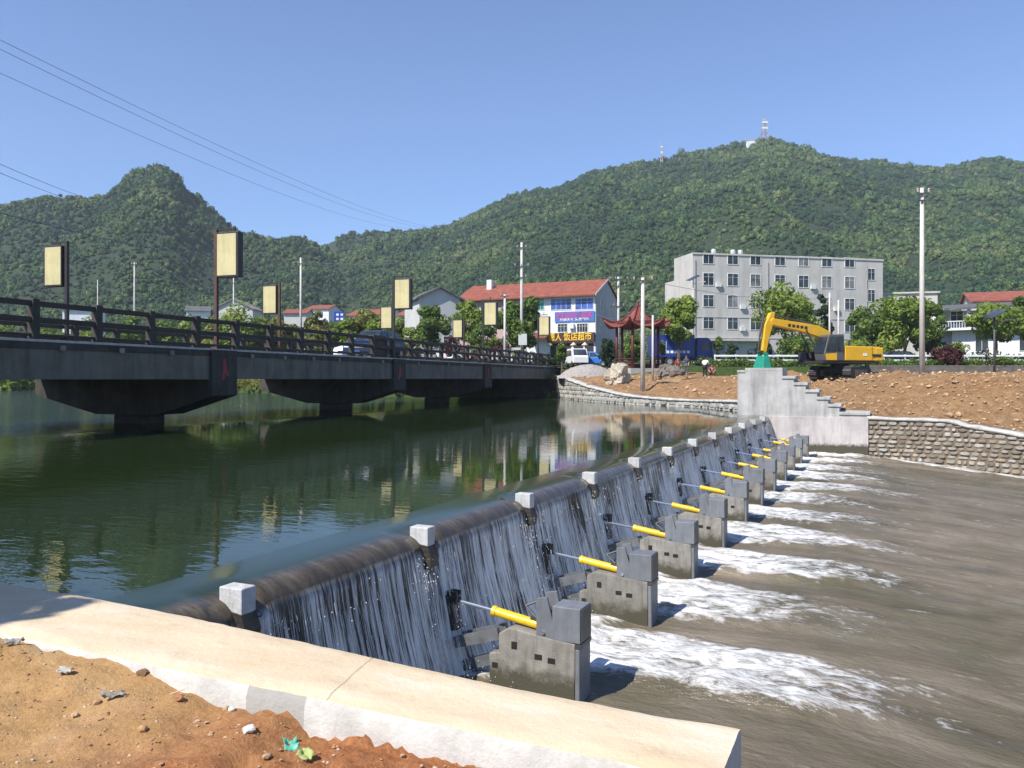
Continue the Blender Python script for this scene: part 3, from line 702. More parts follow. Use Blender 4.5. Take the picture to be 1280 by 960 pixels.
scrap('paper_scrap', 82, 843, .08, .035, mat('scrap_paper', (.36,.33,.28), .8, .2, 15), 'pale paper scrap lying on the dirt at the left', 'litter', -.1, .03, 12)
if 0: scrap('paper_scrap', 185, 947, .09, .045, mat('scrap_paper', (.36,.33,.28), .8, .2, 15), 'crumpled whitish paper on the dirt near the bottom edge', 'litter', .15, .03, 15)
p = at_dirt(220, 872)
o = MB().tube((-.03,0,.012), (.035,.02,.03), .003, .002, 6).build('twig', mat('straw', (.62,.50,.30), .8), None); o.location = p; tag(o, 'short straw coloured twig on the dirt beside the cream wall', 'twig')
# ------------------------------------------------------------------ bridge: own frame, x' = towards the weir side, y' = along the deck
PHI = math.atan2(332, 1000)          # the deck runs this far to the right of straight ahead
LN = 21.73*math.cos(PHI)             # near parapet line, metres left of the camera line
LF = 30.6*math.cos(PHI)
def BV(a, t, z=0):                   # a: offset left of the camera line (negative = left), t: along
    return Vector((a*math.cos(PHI)+t*math.sin(PHI), -a*math.sin(PHI)+t*math.cos(PHI), z))
def t_at(px, side=None):             # where along the deck a near-row upright stands
    a = -LN if side is None else side
    u = (px-640)/1000
    # x = a c + t s ; y = -a s + t c ; x/y = u
    c, s = math.cos(PHI), math.sin(PHI)
    return (a*(c+u*s))/(u*c-s)
DECK = 2.99
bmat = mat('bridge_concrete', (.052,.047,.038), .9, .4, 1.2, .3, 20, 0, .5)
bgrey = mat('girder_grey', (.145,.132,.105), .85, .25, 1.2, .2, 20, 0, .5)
railm = mat('railing_dark', (.042,.036,.029), .75, .3, 6, .2, 30)
edge = mat('deck_edge', (.42,.41,.38), .85, .25, 5)
br = empty('road_bridge', (0, 0, 0), 0, 'long dark concrete road bridge on hammerhead piers crossing the river', 'bridge')
br.rotation_euler = (0, 0, -PHI)
T0, T1 = -14, 76
def bb(mb, a0, a1, t0, t1, z0, z1): return mb.box(a0, a1, t0, t1, z0, z1)
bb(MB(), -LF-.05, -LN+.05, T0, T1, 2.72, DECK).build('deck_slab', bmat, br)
bb(bb(MB(), -LN+.03, -LN+.058, T0, T1, 2.93, DECK+.012), -LF-.058, -LF-.03, T0, T1, 2.93, DECK+.012).build('deck_edge', edge, br)
bb(MB(), -LF+.6, -LN-.5, T0, T1, 2.994, 3.0).build('road_surface', asph, br)
mb = MB()
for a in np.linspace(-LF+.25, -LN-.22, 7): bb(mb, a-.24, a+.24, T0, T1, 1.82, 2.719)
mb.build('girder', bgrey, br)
TP = [t_at(277)-30, t_at(277)-15, t_at(277), t_at(497), t_at(608)]
for t in TP:
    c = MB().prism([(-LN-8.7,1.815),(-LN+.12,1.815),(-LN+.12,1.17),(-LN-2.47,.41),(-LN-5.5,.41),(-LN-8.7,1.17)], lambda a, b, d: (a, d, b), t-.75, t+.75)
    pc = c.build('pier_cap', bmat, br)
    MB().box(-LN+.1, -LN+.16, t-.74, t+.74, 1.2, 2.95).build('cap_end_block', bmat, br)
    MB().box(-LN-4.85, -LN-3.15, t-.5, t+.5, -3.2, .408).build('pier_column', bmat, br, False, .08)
MB().box(-LF-.3, -LN+.4, T1-2.2, T1+2, -3, 2.715).build('abutment', bmat, br)
# drip spouts along the slab edge
mb = MB(); rg = random.Random(3)
for k in range(38):
    t = T0+k*2.3+.5
    if rg.random() < .75: mb.box(-LN+.061, -LN+.12, t-.09, t+.09, 2.68, 2.84)
mb.build('drain_spout', mat('spout', (.22,.2,.19), .9, .3), br)
for t in (t_at(277), t_at(497), t_at(608)):
    q = lambda a, b, d: (d, t+a, b)
    MB().prism([(-.12,2.62),(.04,2.62),(.10,2.2),(.24,1.95),(.14,1.92),(.02,2.1),(-.06,1.8),(-.2,1.78),(-.1,2.2)], q, -LN+.162, -LN+.168).build('painted_mark', mat('red_paint', (.30,.035,.04), .7, .3, 6), br)
# railings: posts 2.3 m apart
tb = t_at(43.75)
for side, a in (('near', -LN-.05), ('far', -LF+.05)):
    rl = MB()
    for z, h in ((DECK+1.06, .16), (DECK+.58, .17), (DECK+.14, .08)):
        rl.box(a-.06, a+.06, T0, T1-2, z-h/2, z+h/2)
    ro = rl.build('railing', railm, br, False, .015)
    for k in range(-7, 31):
        t = tb+k*2.3
        if t < T0 or t > T1-2: continue
        MB().box(a-.12, a+.12, t-.12, t+.12, DECK+.012, DECK+1.2).build('post', railm, ro, False, .02)
# ------------------------------------------------------------------ lantern signs on the parapets
panel = mat('sign_panel_yellow', (.54,.47,.24), .6, .14, 1.6, .0, 30, 0, .25)
frame = mat('sign_frame', (.022,.018,.016), .5, .3)
rust = mat('rusty_pole', (.075,.035,.025), .7, .45, 2)
def lamp(pole_m):
    r = empty('lantern_sign')
    MB().rbox((0,0,2.35), .13, .13, 4.7).rbox((0,0,.04), .3, .3, .08).build('pole', pole_m, r)
    MB().rbox((.42,0,4.67), .96, .07, .07).rbox((.55,0,4.78), .05, .05, .3).build('arm', frame, r); MB().rbox((.10,0,2.95), .2, .05, .06).build('bracket', frame, r)
    b = MB().box(.13, 1.13, -.155, .155, 2.78, 4.52)
    bo = b.build('sign_box', frame, r, False, .012)
    for s in (-1, 1):
        y0 = .157 if s > 0 else -.17
        MB().box(.17, 1.04, y0, y0+.013, 2.85, 4.46).build('sign_panel', panel, bo)
    return r
lm = [lamp(rust), lamp(frame)]
specs = [('n', t_at(277)-15), ('n', t_at(277)), ('n', t_at(497)), ('n', t_at(545+63)), ('n', t_at(676)),
         ('f', t_at(78, -LF)), ('f', t_at(345, -LF)), ('f', t_at(489, -LF)), ('f', t_at(577, -LF))]
labs = ['', 'largest yellow lantern sign, on a rusty pole on the near parapet', 'yellow lantern sign beside the dark car on the bridge, near parapet', 'yellow lantern sign in front of the leafy tree near the bridge end', 'yellow lantern sign at the far right end of the bridge by the shop',
        'leftmost yellow lantern sign, hanging left of its dark pole', 'small yellow lantern sign just right of the largest one, far parapet', 'pale yellow lantern sign above the dark blue car, far parapet', 'smallest yellow lantern sign, above the parked scooters, far parapet']
first = {}
for (s, t), lab in zip(specs, labs):
    if not lab: continue
    k = 'r' if 'largest' in lab else 'd'
    src = lm[0] if k == 'r' else lm[1]
    o = src if k not in first else copy_tree(src); first[k] = 1
    o.location = BV(-LN-.25 if s == 'n' else -LF+.25, t, DECK+.01)
    o.rotation_euler = (0, 0, -PHI+(0 if s == 'n' else math.pi))
    tag(o, lab, 'sign lamp', 'yellow lantern signs along the bridge parapets')
# ------------------------------------------------------------------ vehicles: shared builder
tyre = mat('tyre_rubber', (.02,.02,.02), .85, .2); rim = mat('wheel_rim', (.45,.45,.46), .35, .1, 5, 0, 30, .7)
glassm = glass('car_glass', (.035,.045,.055), .06)
lampm = mat('headlight', (.75,.76,.78), .15, .05); redl = mat('tail_light', (.35,.02,.02), .25, .1)
def wheel(root, c, r, w_, side):
    o = MB().tube((c[0]-w_/2,c[1],c[2]), (c[0]+w_/2,c[1],c[2]), r, r, 20).build('wheel', None, root, False, .02); 
    o.data.materials.append(tyre)
    x = c[0]+side*(w_/2+.004)
    MB().tube((x-.01,c[1],c[2]), (x+.01,c[1],c[2]), r*.62, r*.62, 14).build('rim', rim, o)
def car(body_m, L=4.6, W=1.82, H=1.68, suv=True):
    """x across, y along (front at -y)"""
    r = empty('car'); h = L/2
    hood = .98 if suv else .86
    side = [(-h,.32),(-h,.62),(-h+.10,.80),(-h+1.0,hood),(-h+1.75,H-.06),(-h+2.2,H),(h-.9,H-.03),(h-.22,hood+.12),(h-.03,hood-.05),(h,.55),(h-.02,.32)]
    n = len(side); vs = []
    def wid(z): return W/2 if z < hood-.05 else W/2-.20*(z-hood+.05)/(H-hood)-.02
    for s in (-1, 1): vs += [(s*wid(z), y, z) for y, z in side]
    fs = [tuple(range(n)), tuple(range(2*n-1, n-1, -1))]+[(i,n+i,n+(i+1)%n,(i+1)%n) for i in range(n)]
    b = MB().add(vs, fs).build('body', body_m, r, False, .06)
    for s in (-1, 1):
        e = .012*s
        def q(y, z): return (s*(wid(z))+e, y, z)
        def inn(y, z): return (s*(wid(z)-.04), y, z)
        for a in ([(-h+1.28,hood+.06),(-h+1.86,H-.12),(-h+2.32,H-.09),(-h+2.32,hood+.06)], [(-h+2.40,hood+.06),(-h+2.40,H-.09),(h-1.1,H-.11),(h-.62,hood+.10)]):
            vv = [q(*p) for p in a]+[inn(*p) for p in a]
            MB().add(vv, [(0,1,2,3),(7,6,5,4)]+[(i,(i+1)%4,4+(i+1)%4,4+i) for i in range(4)]).build('side_window', glassm, r)
        MB().rbox((s*(W/2+.09), -h+1.35, hood+.05), .18, .10, .14).build('mirror', body_m, r, False, .03)
        MB().rbox((s*(W/2-.30), -h+.06, .70), .38, .10, .14).build('headlight', lampm, r, False, .03)
        MB().rbox((s*(W/2-.14), h-.06, .82), .22, .10, .22).build('tail_light', redl, r, False, .02)
        for y in (-h+.85, h-.85): wheel(r, (s*(W/2-.10), y, .34), .34, .22, s)
    y0, z0, y1, z1 = -h+1.06, hood+.05, -h+1.72, H-.10
    for (a, b_, c, d, nm) in ((y0, z0, y1, z1, 'windscreen'), (h-.30, hood+.18, h-.84, H-.10, 'rear_window')):
        k = -1 if nm == 'windscreen' else 1
        vs = [(-W/2+.16,a+.02*k,b_+.02),(W/2-.16,a+.02*k,b_+.02),(W/2-.27,c+.02*k,d+.02),(-W/2+.27,c+.02*k,d+.02)]
        vs += [(x, y-.05*k, z-.05) for x, y, z in vs]
        MB().add(vs, [(0,1,2,3),(7,6,5,4)]+[(i,(i+1)%4,4+(i+1)%4,4+i) for i in range(4)]).build(nm, glassm, r)
    MB().box(-W/2+.35, W/2-.35, -h-.012, -h+.03, .42, .60).build('grille', mat('black_plastic', (.015,.015,.015), .5), r)
    MB().box(-.22, .22, -h-.03, -h-.014, .38, .46).build('number_plate', mat('plate_blue', (.03,.08,.35), .5), r)
    return r
c = car(mat('car_navy', (.012,.022,.06), .25, .1), 4.7, 1.85, 1.72)
c.location = BV(-LN-2.3, t_at(470, -LN-2.3), 3.0); c.rotation_euler = (0, 0, -PHI)
tag(c, 'dark navy car driving over the bridge behind the railing', 'car')
c2 = car(mat('car_white', (.75,.75,.74), .3, .05), 4.4, 1.78, 1.5)
c2.location = BV(-LN-5.2, t_at(470, -LN-2.3)+3.6, 3.0); c2.rotation_euler = (0, 0, -PHI)
tag(c2, 'white car on the bridge, mostly hidden behind the dark navy car', 'car')
t = t_at(481)
cb = empty('electric_cabinet', BV(-LN-.42, t, DECK+.01), -PHI, 'black cabinet against the near railing next to the dark navy car', 'cabinet')
MB().box(-.2, .2, -.72, .72, .06, 1.22).build('cabinet_body', mat('cabinet_black', (.012,.012,.014), .5, .2), cb, False, .02)
MB().box(-.24, .24, -.76, .76, 0, .06).build('plinth', conc, cb); MB().box(.2, .215, -.60, .60, .2, 1.1).build('door', mat('cabinet_black', (.012,.012,.014)), cb)
# scooters parked on the near side of the deck towards the far end
def scooter(cm, seatm):
    r = empty('scooter')
    def fn(a, b, d): return (d, a, b)
    MB().prism([(-.62,.34),(-.50,.95),(-.42,.98),(-.36,.36),(.0,.30),(.12,.62),(.62,.72),(.78,.62),(.66,.34),(.3,.22),(-.3,.22)], fn, -.15, .15).build('body', cm, r, False, .04)
    MB().prism([(.10,.66),(.12,.76),(.70,.80),(.72,.72)], fn, -.14, .14).build('seat', seatm, r, False, .03)
    w1 = MB().tube((-.05,-.66,.25), (.05,-.66,.25), .25, .25, 16).build('wheel', tyre, r, False, .02); w2 = MB().tube((-.06,.55,.25), (.06,.55,.25), .25, .25, 16).build('wheel', tyre, r, False, .02)
    MB().tube((-.34,-.42,1.03), (.34,-.42,1.03), .022, .022, 8).tube((0,-.44,.9), (0,-.42,1.03), .03, .03, 8).build('handlebar', greyd, r)
    MB().rbox((0,-.56,.84), .18, .08, .14).build('headlight', lampm, r, False, .02)
    for s in (-1, 1): MB().tube((s*.28,-.40,1.04), (s*.34,-.38,1.22), .012, .012, 6).rbox((s*.35,-.38,1.24), .1, .03, .07).build('mirror', greyd, r)
    return r
blk = mat('black_plastic', (.015,.015,.015), .5)
kinds = [('white', (.75,.75,.74)), ('red', (.38,.03,.035)), ('black', (.02,.02,.022)), ('teal', (.10,.33,.33)), ('silver', (.42,.43,.45))]
prot = {k: scooter(mat('scooter_'+k, v, .3, .06), blk) for k, v in kinds}
seq = [('white',559),('red',561),('black',572),('white',578.5),('black',588),('red',597),('white',607),('silver',614),('black',622),('white',632),('teal',640),('black',647),('white',653),('silver',659)]
cnt = {}
orde = {1:'first', 2:'second', 3:'third', 4:'fourth', 5:'fifth'}
for k, px in seq:
    i = cnt.get(k, 0)+1; cnt[k] = i
    o = prot[k] if i == 1 else copy_tree(prot[k])
    a = -LN-1.15-.25*random.Random(px).random()
    o.location = BV(a, t_at(px, a), DECK+.012); o.rotation_euler = (0, 0, -PHI+R(118)+random.Random(px).uniform(-.25, .25))
    tot = sum(1 for q, _ in seq if q == k)
    pos = f'{orde[i]} from the left of the {k} ones' if tot > 1 else 'the only one of that colour'
    tag(o, f'{k} motor scooter parked behind the bridge railing, {pos}', 'scooter', 'scooters parked on the bridge')
# ------------------------------------------------------------------ stepped concrete abutment
ac = mat('abutment_concrete', (.40,.39,.37), .9, .2, 1.1, .4, 14, 0, .5)
acp = mat('abutment_lower', (.46,.42,.40), .9, .15, 1.1, .35, 14, 0, .45, None, 0, -1.38)
ab = empty('stepped_abutment', (0,0,0), WROT, 'grey concrete abutment with seven descending steps at the far end of the weir', 'abutment')
SX = [(-6.42,-4.31,2.36),(-4.31,-3.80,1.97),(-3.80,-3.26,1.66),(-3.26,-2.75,1.32),(-2.75,-2.26,.98),(-2.26,-1.77,.65),(-1.77,-.54,.28)]
poly = [(-6.42,-3.2),(-.54,-3.2)]
for x0, x1, z in SX[::-1]: poly += [(x1, z-.14), (x0, z-.14)]
MB().prism(poly, lambda a, b, d: (a, d, b), 40.5, 42.6).build('abutment_wall', ac, ab)
for i, (x0, x1, z) in enumerate(SX):
    if i == 0:
        MB().box(-6.44,-6.06+.0,40.46,42.62,z-.22,z-.10).box(-6.06,-4.31,40.494,42.6,z-.139,z).build('parapet', ac, ab, False, .01)
    else: MB().box(x0-.02, x1+.10, 40.44, 42.6, z-.139, z).build('step', ac, ab, False, .02)
MB().box(-5.2,-.52,40.38,40.496,-3.2,.03).build('footing', acp, ab, False, .012)
# ------------------------------------------------------------------ rubble stone walls (every stone modelled, one mesh per wall)
def stone_mat(name, stops, mortar):
    m, N, L, B = newmat(name); v = coords(N, L)
    a = N.new('ShaderNodeAttribute'); a.attribute_name = 'tint'
    r = ramp(N, L, a.outputs['Fac'], stops); n1 = nz(N, L, 5, 6, .75, v)
    r2 = ramp(N, L, n1.outputs[0], [(.3, .6), (.7, 1.15)])
    L.new(mixc(N, L, 1, r.outputs[0], r2.outputs[0], 'MULTIPLY'), B.inputs['Base Color']); B.inputs['Roughness'].default_value = .9
    n2 = nz(N, L, 14, 6, .75, v); bumpn(N, L, n2.outputs[0], B, .6, .05); return m
def stone_wall(name, pts, zb, cell, m, mort, cap_m, lab, seed, cap=.09, thick=.85):
    rg = random.Random(seed); r = empty(name, (0,0,0), 0, lab, 'stone wall')
    P2 = [Vector((a, b)) for a, b, c in pts]; zt = [c for a, b, c in pts]
    ln = [0]
    for a, b in zip(P2[:-1], P2[1:]): ln.append(ln[-1]+(b-a).length)
    def at(s):
        for i in range(len(P2)-1):
            if s <= ln[i+1] or i == len(P2)-2:
                k = (s-ln[i])/(ln[i+1]-ln[i]); p = P2[i].lerp(P2[i+1], k); d = (P2[i+1]-P2[i]).normalized()
                return p, Vector((d.y, -d.x)), zt[i]+(zt[i+1]-zt[i])*k     # normal points to the water
    n = max(8, int(ln[-1]/.4)); vs = []
    for i in range(n+1):
        p, nn, z = at(ln[-1]*i/n)
        for off, zz in ((0, zb), (0, z-cap), (-thick, z-cap), (-thick, zb)): q = p+nn*off; vs.append((q.x, q.y, zz))
    fs = [(i*4+j, i*4+(j+1)%4, (i+1)*4+(j+1)%4, (i+1)*4+j) for i in range(n) for j in range(4)]
    MB().add(vs, fs).build('mortar', mort, r)
    vs = []
    for i in range(n+1):
        p, nn, z = at(ln[-1]*i/n); e = .06*rg.random(); zz = z+.07*rg.random()
        for off, z_ in ((.05+e, z-cap+.002), (.04+e, zz), (-thick-.02, zz+.02), (-thick-.02, z-cap+.002)): q = p+nn*off; vs.append((q.x, q.y, z_))
    MB().add(vs, fs).build('coping', cap_m, r, True)
    V = []; Fc = []; tint = []
    zmax = max(zt); row = 0; z = zb
    while z < zmax:
        h = cell*rg.uniform(.55, .85); s = -rg.random()*cell
        while s < ln[-1]:
            l = cell*rg.uniform(.6, 1.6); a, b = max(0, s), min(ln[-1], s+l); s += l
            if b-a < .08: continue
            pm, nm, zm = at((a+b)/2)
            z1 = min(z+h, zm-cap-.01)
            if z1-z < .06: continue
            g_ = .025; k = 8; ring0 = []; cs, cz = (a+b)/2, (z+z1)/2; hw, hh = (b-a)/2-g_, (z1-z)/2-g_
            dep = rg.uniform(.03, .10); base = len(V)
            for lay, (sc, dd) in enumerate(((1.0, -.02), (.97, dep*.6), (.74, dep))):
                for q in range(k):
                    t_ = 2*math.pi*q/k; ex = abs(math.cos(t_))**.55*math.copysign(1, math.cos(t_)); ez = abs(math.sin(t_))**.55*math.copysign(1, math.sin(t_))
                    if lay == 0: ring0.append((rg.uniform(.84, 1.0), rg.uniform(.84, 1.0)))
                    jx, jz = ring0[q]
                    pp, n2, _ = at(min(max(cs+hw*ex*jx*sc, 0), ln[-1])); w_ = pp+n2*(dd+rg.uniform(-.008, .008))
                    V.append((w_.x, w_.y, cz+hh*ez*jz*sc))
            for lay in range(2):
                for q in range(k): Fc.append((base+lay*k+q, base+lay*k+(q+1)%k, base+(lay+1)*k+(q+1)%k, base+(lay+1)*k+q))
            Fc.append(tuple(base+2*k+q for q in range(k)))
            low = max(0, 1-(cz-zb-1.0)/1.6)
            tint += [min(1, max(0, rg.gauss(.55, .22)-.0*low))]*(2*k+1)
        z += h; row += 1
    mb = MB(); mb.add(V, Fc); me = bpy.data.meshes.new('stones'); me.from_pydata(mb.v, [], mb.f); fattr(me, 'tint', tint, 'FACE')
    link_mesh('stones', me, m, r)
    return r
sm1 = stone_mat('rubble_stone', [(0,(.15,.125,.095)),(.35,(.26,.225,.175)),(.6,(.36,.33,.28)),(.8,(.46,.44,.40)),(1,(.33,.25,.165))], None)
sm2 = stone_mat('pale_stone', [(0,(.20,.19,.165)),(.5,(.36,.35,.31)),(1,(.52,.51,.47))], None)
mo1 = mat('dark_mortar', (.17,.13,.09), .95, .3, 4); mo2 = mat('pale_mortar', (.42,.40,.36), .95, .2, 4); cap1 = mat('wall_coping', (.42,.40,.36), .92, .35, 2.5, .6, 12)
def shp(px, D, y): return (Xat(px, D), D, Zat(y, D))
dn = [(WV(-.56,40.5).x, WV(-.56,40.5).y, Zat(522,37)), shp(1137.5,36.2,524), shp(1185,35.3,525.4), shp(1212,34.7,533), shp(1250,33.9,539), shp(1280,33.2,545), (24.5,31.6,-.75), (30,29,-.95), (40,24.6,-1.05)]
stone_wall('stone_wall', dn, -3.0, .31, sm1, mo1, cap1, 'brown rubble stone wall holding back dirt at the right, downstream of the steps', 8)
up = [(-1.5,88,2.3), shp(687,80,468.5), shp(705,71,472.7), shp(734,63.8,483), shp(780,57,494), shp(827,53,498.5), shp(874,50,500.5), shp(921,44,501.5), (WV(-6.0,41).x, WV(-6.0,41).y, .62)]
stone_wall('stone_wall', up, -1.0, .55, sm2, mo2, cap1, 'pale grey stone embankment curving from the bridge end to the stepped abutment', 9)
# ------------------------------------------------------------------ buildings
wframe = mat('window_frame_white', (.72,.72,.70), .6, .06)
wglass = glass('window_glass', (.035,.045,.05), .07)
bglass = glass('blue_glass', (.05,.10,.32), .08)
tglass = glass('teal_glass', (.02,.16,.17), .08)
def tiles(name, c):
    m, N, L, B = newmat(name); v = coords(N, L)
    wv = N.new('ShaderNodeTexWave'); wv.bands_direction = 'X'; wv.inputs['Scale'].default_value = 1.6; wv.inputs['Distortion'].default_value = .6; L.new(v, wv.inputs[0])
    a = nz(N, L, 1.1, 6, .75, v)
    r = ramp(N, L, a.outputs[0], [(.3, [x*.55 for x in c]), (.55, c), (.8, [min(1, x*1.5) for x in c])])
    L.new(r.outputs[0], B.inputs['Base Color']); B.inputs['Roughness'].default_value = .85
    bumpn(N, L, wv.outputs[0], B, .8, .08); return m
redtile = tiles('red_roof_tiles', (.30,.088,.055)); greytile = tiles('grey_roof_tiles', (.13,.13,.135)); maroon = tiles('maroon_tiles', (.23,.06,.045))
def window(root, s, z, w_, h_, gl, fm=wframe, y=0, bars=1, fr=.075, axis='x', sign=-1, cross=True):
    """a window on the wall plane y (facing -y) or, with axis 'y', on the plane x = y"""
    T = (lambda a, d, b: (a, y+sign*d, b)) if axis == 'x' else (lambda a, d, b: (y+sign*d, a, b))
    def bx(mb, a0, a1, d0, d1, b0, b1):
        return mb.hexa([T(*p) for p in ((a0,d0,b0),(a1,d0,b0),(a1,d1,b0),(a0,d1,b0),(a0,d0,b1),(a1,d0,b1),(a1,d1,b1),(a0,d1,b1))])
    m1 = MB(); a0, a1, b0, b1 = s-w_/2, s+w_/2, z-h_/2, z+h_/2
    bx(m1, a0-fr, a0, -.02, .07, b0-fr, b1+fr); bx(m1, a1, a1+fr, -.02, .07, b0-fr, b1+fr)
    bx(m1, a0, a1, -.02, .07, b0-fr, b0); bx(m1, a0, a1, -.02, .07, b1, b1+fr)
    for k in range(bars): c = a0+(k+1)*w_/(bars+1); bx(m1, c-.02, c+.02, -.02, .05, b0, b1)
    if cross: bx(m1, a0, a1, -.02, .045, b1-h_*.3-.014, b1-h_*.3+.014)
    o = m1.build('window', fm, root)
    bx(MB(), a0+.002, a1-.002, -.02, .02, b0+.002, b1-.002).build('pane', gl, o)
    return o
def frame_at(px0, D0, px1, D1, zg):
    a = Vector((Xat(px0, D0), D0)); b = Vector((Xat(px1, D1), D1)); d = b-a
    return (a.x, a.y, zg), math.atan2(d.y, d.x), d.length
def solve_s(px, loc, rz):
    u = (px-640)/1000; c, s = math.cos(rz), math.sin(rz)
    return (u*loc[1]-loc[0])/(c-u*s)
greyw = mat('rendered_grey_wall', (.50,.475,.435), .9, .09, .35, .1, 8, 0, .26)
curt = glass('curtained_glass', (.16,.165,.16), .2)
loc, rz, L_ = frame_at(866, 118, 1103.5, 125, 4.3)
gb = empty('office_block', loc, rz, 'plain grey five storey block with rows of white framed windows', 'building')
H_ = Zat(315.5, 118)-4.3; H2 = Zat(324, 125)-4.3
dz = (H2-H_)
MB().hexa([(0,0,0),(L_,0,0),(L_,6.6,0),(0,6.6,0),(0,0,H_),(L_,0,H_+dz),(L_,6.6,H_+dz),(0,6.6,H_)]).build('wall', greyw, gb)
MB().box(-.12, L_+.1, -.12, .0-.002, H_-.0+min(dz,0)*1-.25, H_+min(dz,0)-.05).build('cornice', greyw, gb)
MB().box(.6, 5.0, 6.62, 11.5, 0, H_-3.2).build('stair_tower', greyw, gb)
for k, zz in enumerate((3.55, 6.6)):
    MB().box(-.06, L_+.05, -.07, -.003, zz, zz+.12).build('string_course', greyw, gb)
cols = [885.6, 916, 944.4, 975, 1004.4, 1033.5, 1062]
for i, px in enumerate(cols):
    s = solve_s(px, loc, rz); D = loc[1]+s*math.sin(rz)
    for py, hh in ((323.8,1.35),(349,1.75),(376,1.7),(403.5,1.7)):
        z = Zat(py+ (px-885)*.025, D)-4.3
        window(gb, s, z, 1.65, hh, curt if random.Random(px*3+py).random() < .22 else wglass, cross=hh > 1.5)
rg = random.Random(14)
for i, px in enumerate(cols):
    s = solve_s(px, loc, rz)
    for k, py in enumerate((349, 376, 403.5)):
        if rg.random() < .33:
            z = Zat(py+(px-885)*.025, loc[1]+s*math.sin(rz))-4.3
            MB().box(s+1.15, s+1.95, -.36, -.003, z-1.1, z-.5).build('air_conditioner', mat('ac_white', (.6,.6,.58), .6), gb)
for s in (.35, 12.2, L_-2.9): MB().tube((s,-.09,.1), (s,-.09,H_-1.0), .055, .055, 8).build('drain_pipe', mat('pipe_grey', (.33,.32,.3), .7), gb)
for py in (343, 369.5):
    s = solve_s(1089, loc, rz); window(gb, s, Zat(py, 124.5)-4.3, 1.25, 1.75, wglass)
MB().box(1.2, 5.2, -.05, -.003, .2, 2.9).build('shutter', mat('roller_shutter', (.24,.245,.25), .6, .1), gb)
MB().box(.4, 12.0, -.9, -.003, 3.1, 3.3).build('canopy', greyw, gb)
tank = mat('steel_tank', (.62,.63,.64), .3, .08, 4, 0, 30, .4)
for px in (900.5, 925, 934.5):
    s = solve_s(px, loc, rz); MB().lathe([(0,0),(.37,0),(.37,.85),(.28,.98),(0,1.02)], 18, (s, 2.2, H_+dz*s/L_+.003)).build('water_tank', tank, gb, True)
loc2, rz2, L2 = frame_at(1104, 128, 1172, 126, 4.4)
an = empty('annex_building', loc2, rz2, 'low flat roofed grey annex right of the office block, half hidden by trees', 'building')
MB().box(0, L2, 0, 8, 0, Zat(367,127)-4.4).build('wall', greyw, an); MB().box(-.3, L2+.3, -.3, 8.3, Zat(367,127)-4.398, Zat(365,127)-4.4).build('roof', greyw, an)
for s in (2.5, 5.5): window(an, s, 7.5, 1.6, 1.6, wglass)
# ---- shop building with red roof
loc, rz, L_ = frame_at(575, 121, 744, 112, 4.0)
sb = empty('shop_building', loc, rz, 'three storey shop building with red tiled roof, blue banner and yellow lettering', 'building')
S = lambda px: solve_s(px, loc, rz)
def Zs(py, s): return Zat(py, loc[1]+s*math.sin(rz))-loc[2]
HE = Zs(367.5, S(742)); HR_ = HE+2.35; DP = 9.5
whit = mat('white_wall', (.70,.71,.72), .85, .06, .5, .05, 8, 0, .12); pink = mat('pink_wall', (.46,.33,.31), .9, .1, .5); gab = mat('shaded_gable', (.36,.38,.41), .9, .1, .4, .1, 8, 0, .15)  # the gable's grey-blue has that side's shade put into the colour
sw = S(655)
MB().box(0, sw, 0, DP, 0, HE).build('wall', pink, sb)
MB().box(sw+.003, L_-.02, 0, DP, 0, HE).build('wall', whit, sb)
MB().prism([(0,0),(DP,0),(DP,HE),(DP/2,HR_),(0,HE)], lambda a, b, d: (d, a, b), L_-.018, L_+.12).build('gable_wall', gab, sb)
MB().prism([(-.9,HE-.28),(DP/2,HR_+.05),(DP+.9,HE-.28),(DP+.9,HE-.1),(DP/2,HR_+.25),(-.9,HE-.1)], lambda a, b, d: (d, a, b), -.4, L_+.35).build('roof', redtile, sb)
MB().prism([(-.92,HE-.32),(DP/2,HR_-.0),(DP/2,HR_+.3),(-.92,HE-.02)], lambda a, b, d: (d, a, b), L_+.353, L_+.42).build('barge_board', mat('pale_board', (.62,.58,.52), .8), sb)
def bay(p0, p1, y0, y1, gl, bars, y=-.0):
    a, b = S(p0), S(p1); z0, z1 = Zs(y1, (a+b)/2), Zs(y0, (a+b)/2)
    window(sb, (a+b)/2, (z0+z1)/2, b-a-.1, z1-z0, gl, bars=bars, y=y)
bay(688.5, 714.5, 373.5, 387, bglass, 3); bay(719, 742, 373, 386.5, bglass, 2); bay(661.5, 680.5, 374, 387.5, tglass, 3)
bay(697, 709.5, 405, 415, wglass, 2); bay(721, 735, 404.5, 415, wglass, 3); bay(662, 676, 402, 414, tglass, 2)
for px in (592, 606, 634, 646): bay(px-5, px+5, 384, 395, wglass, 1)
bay(593, 606, 404, 416, wglass, 1)
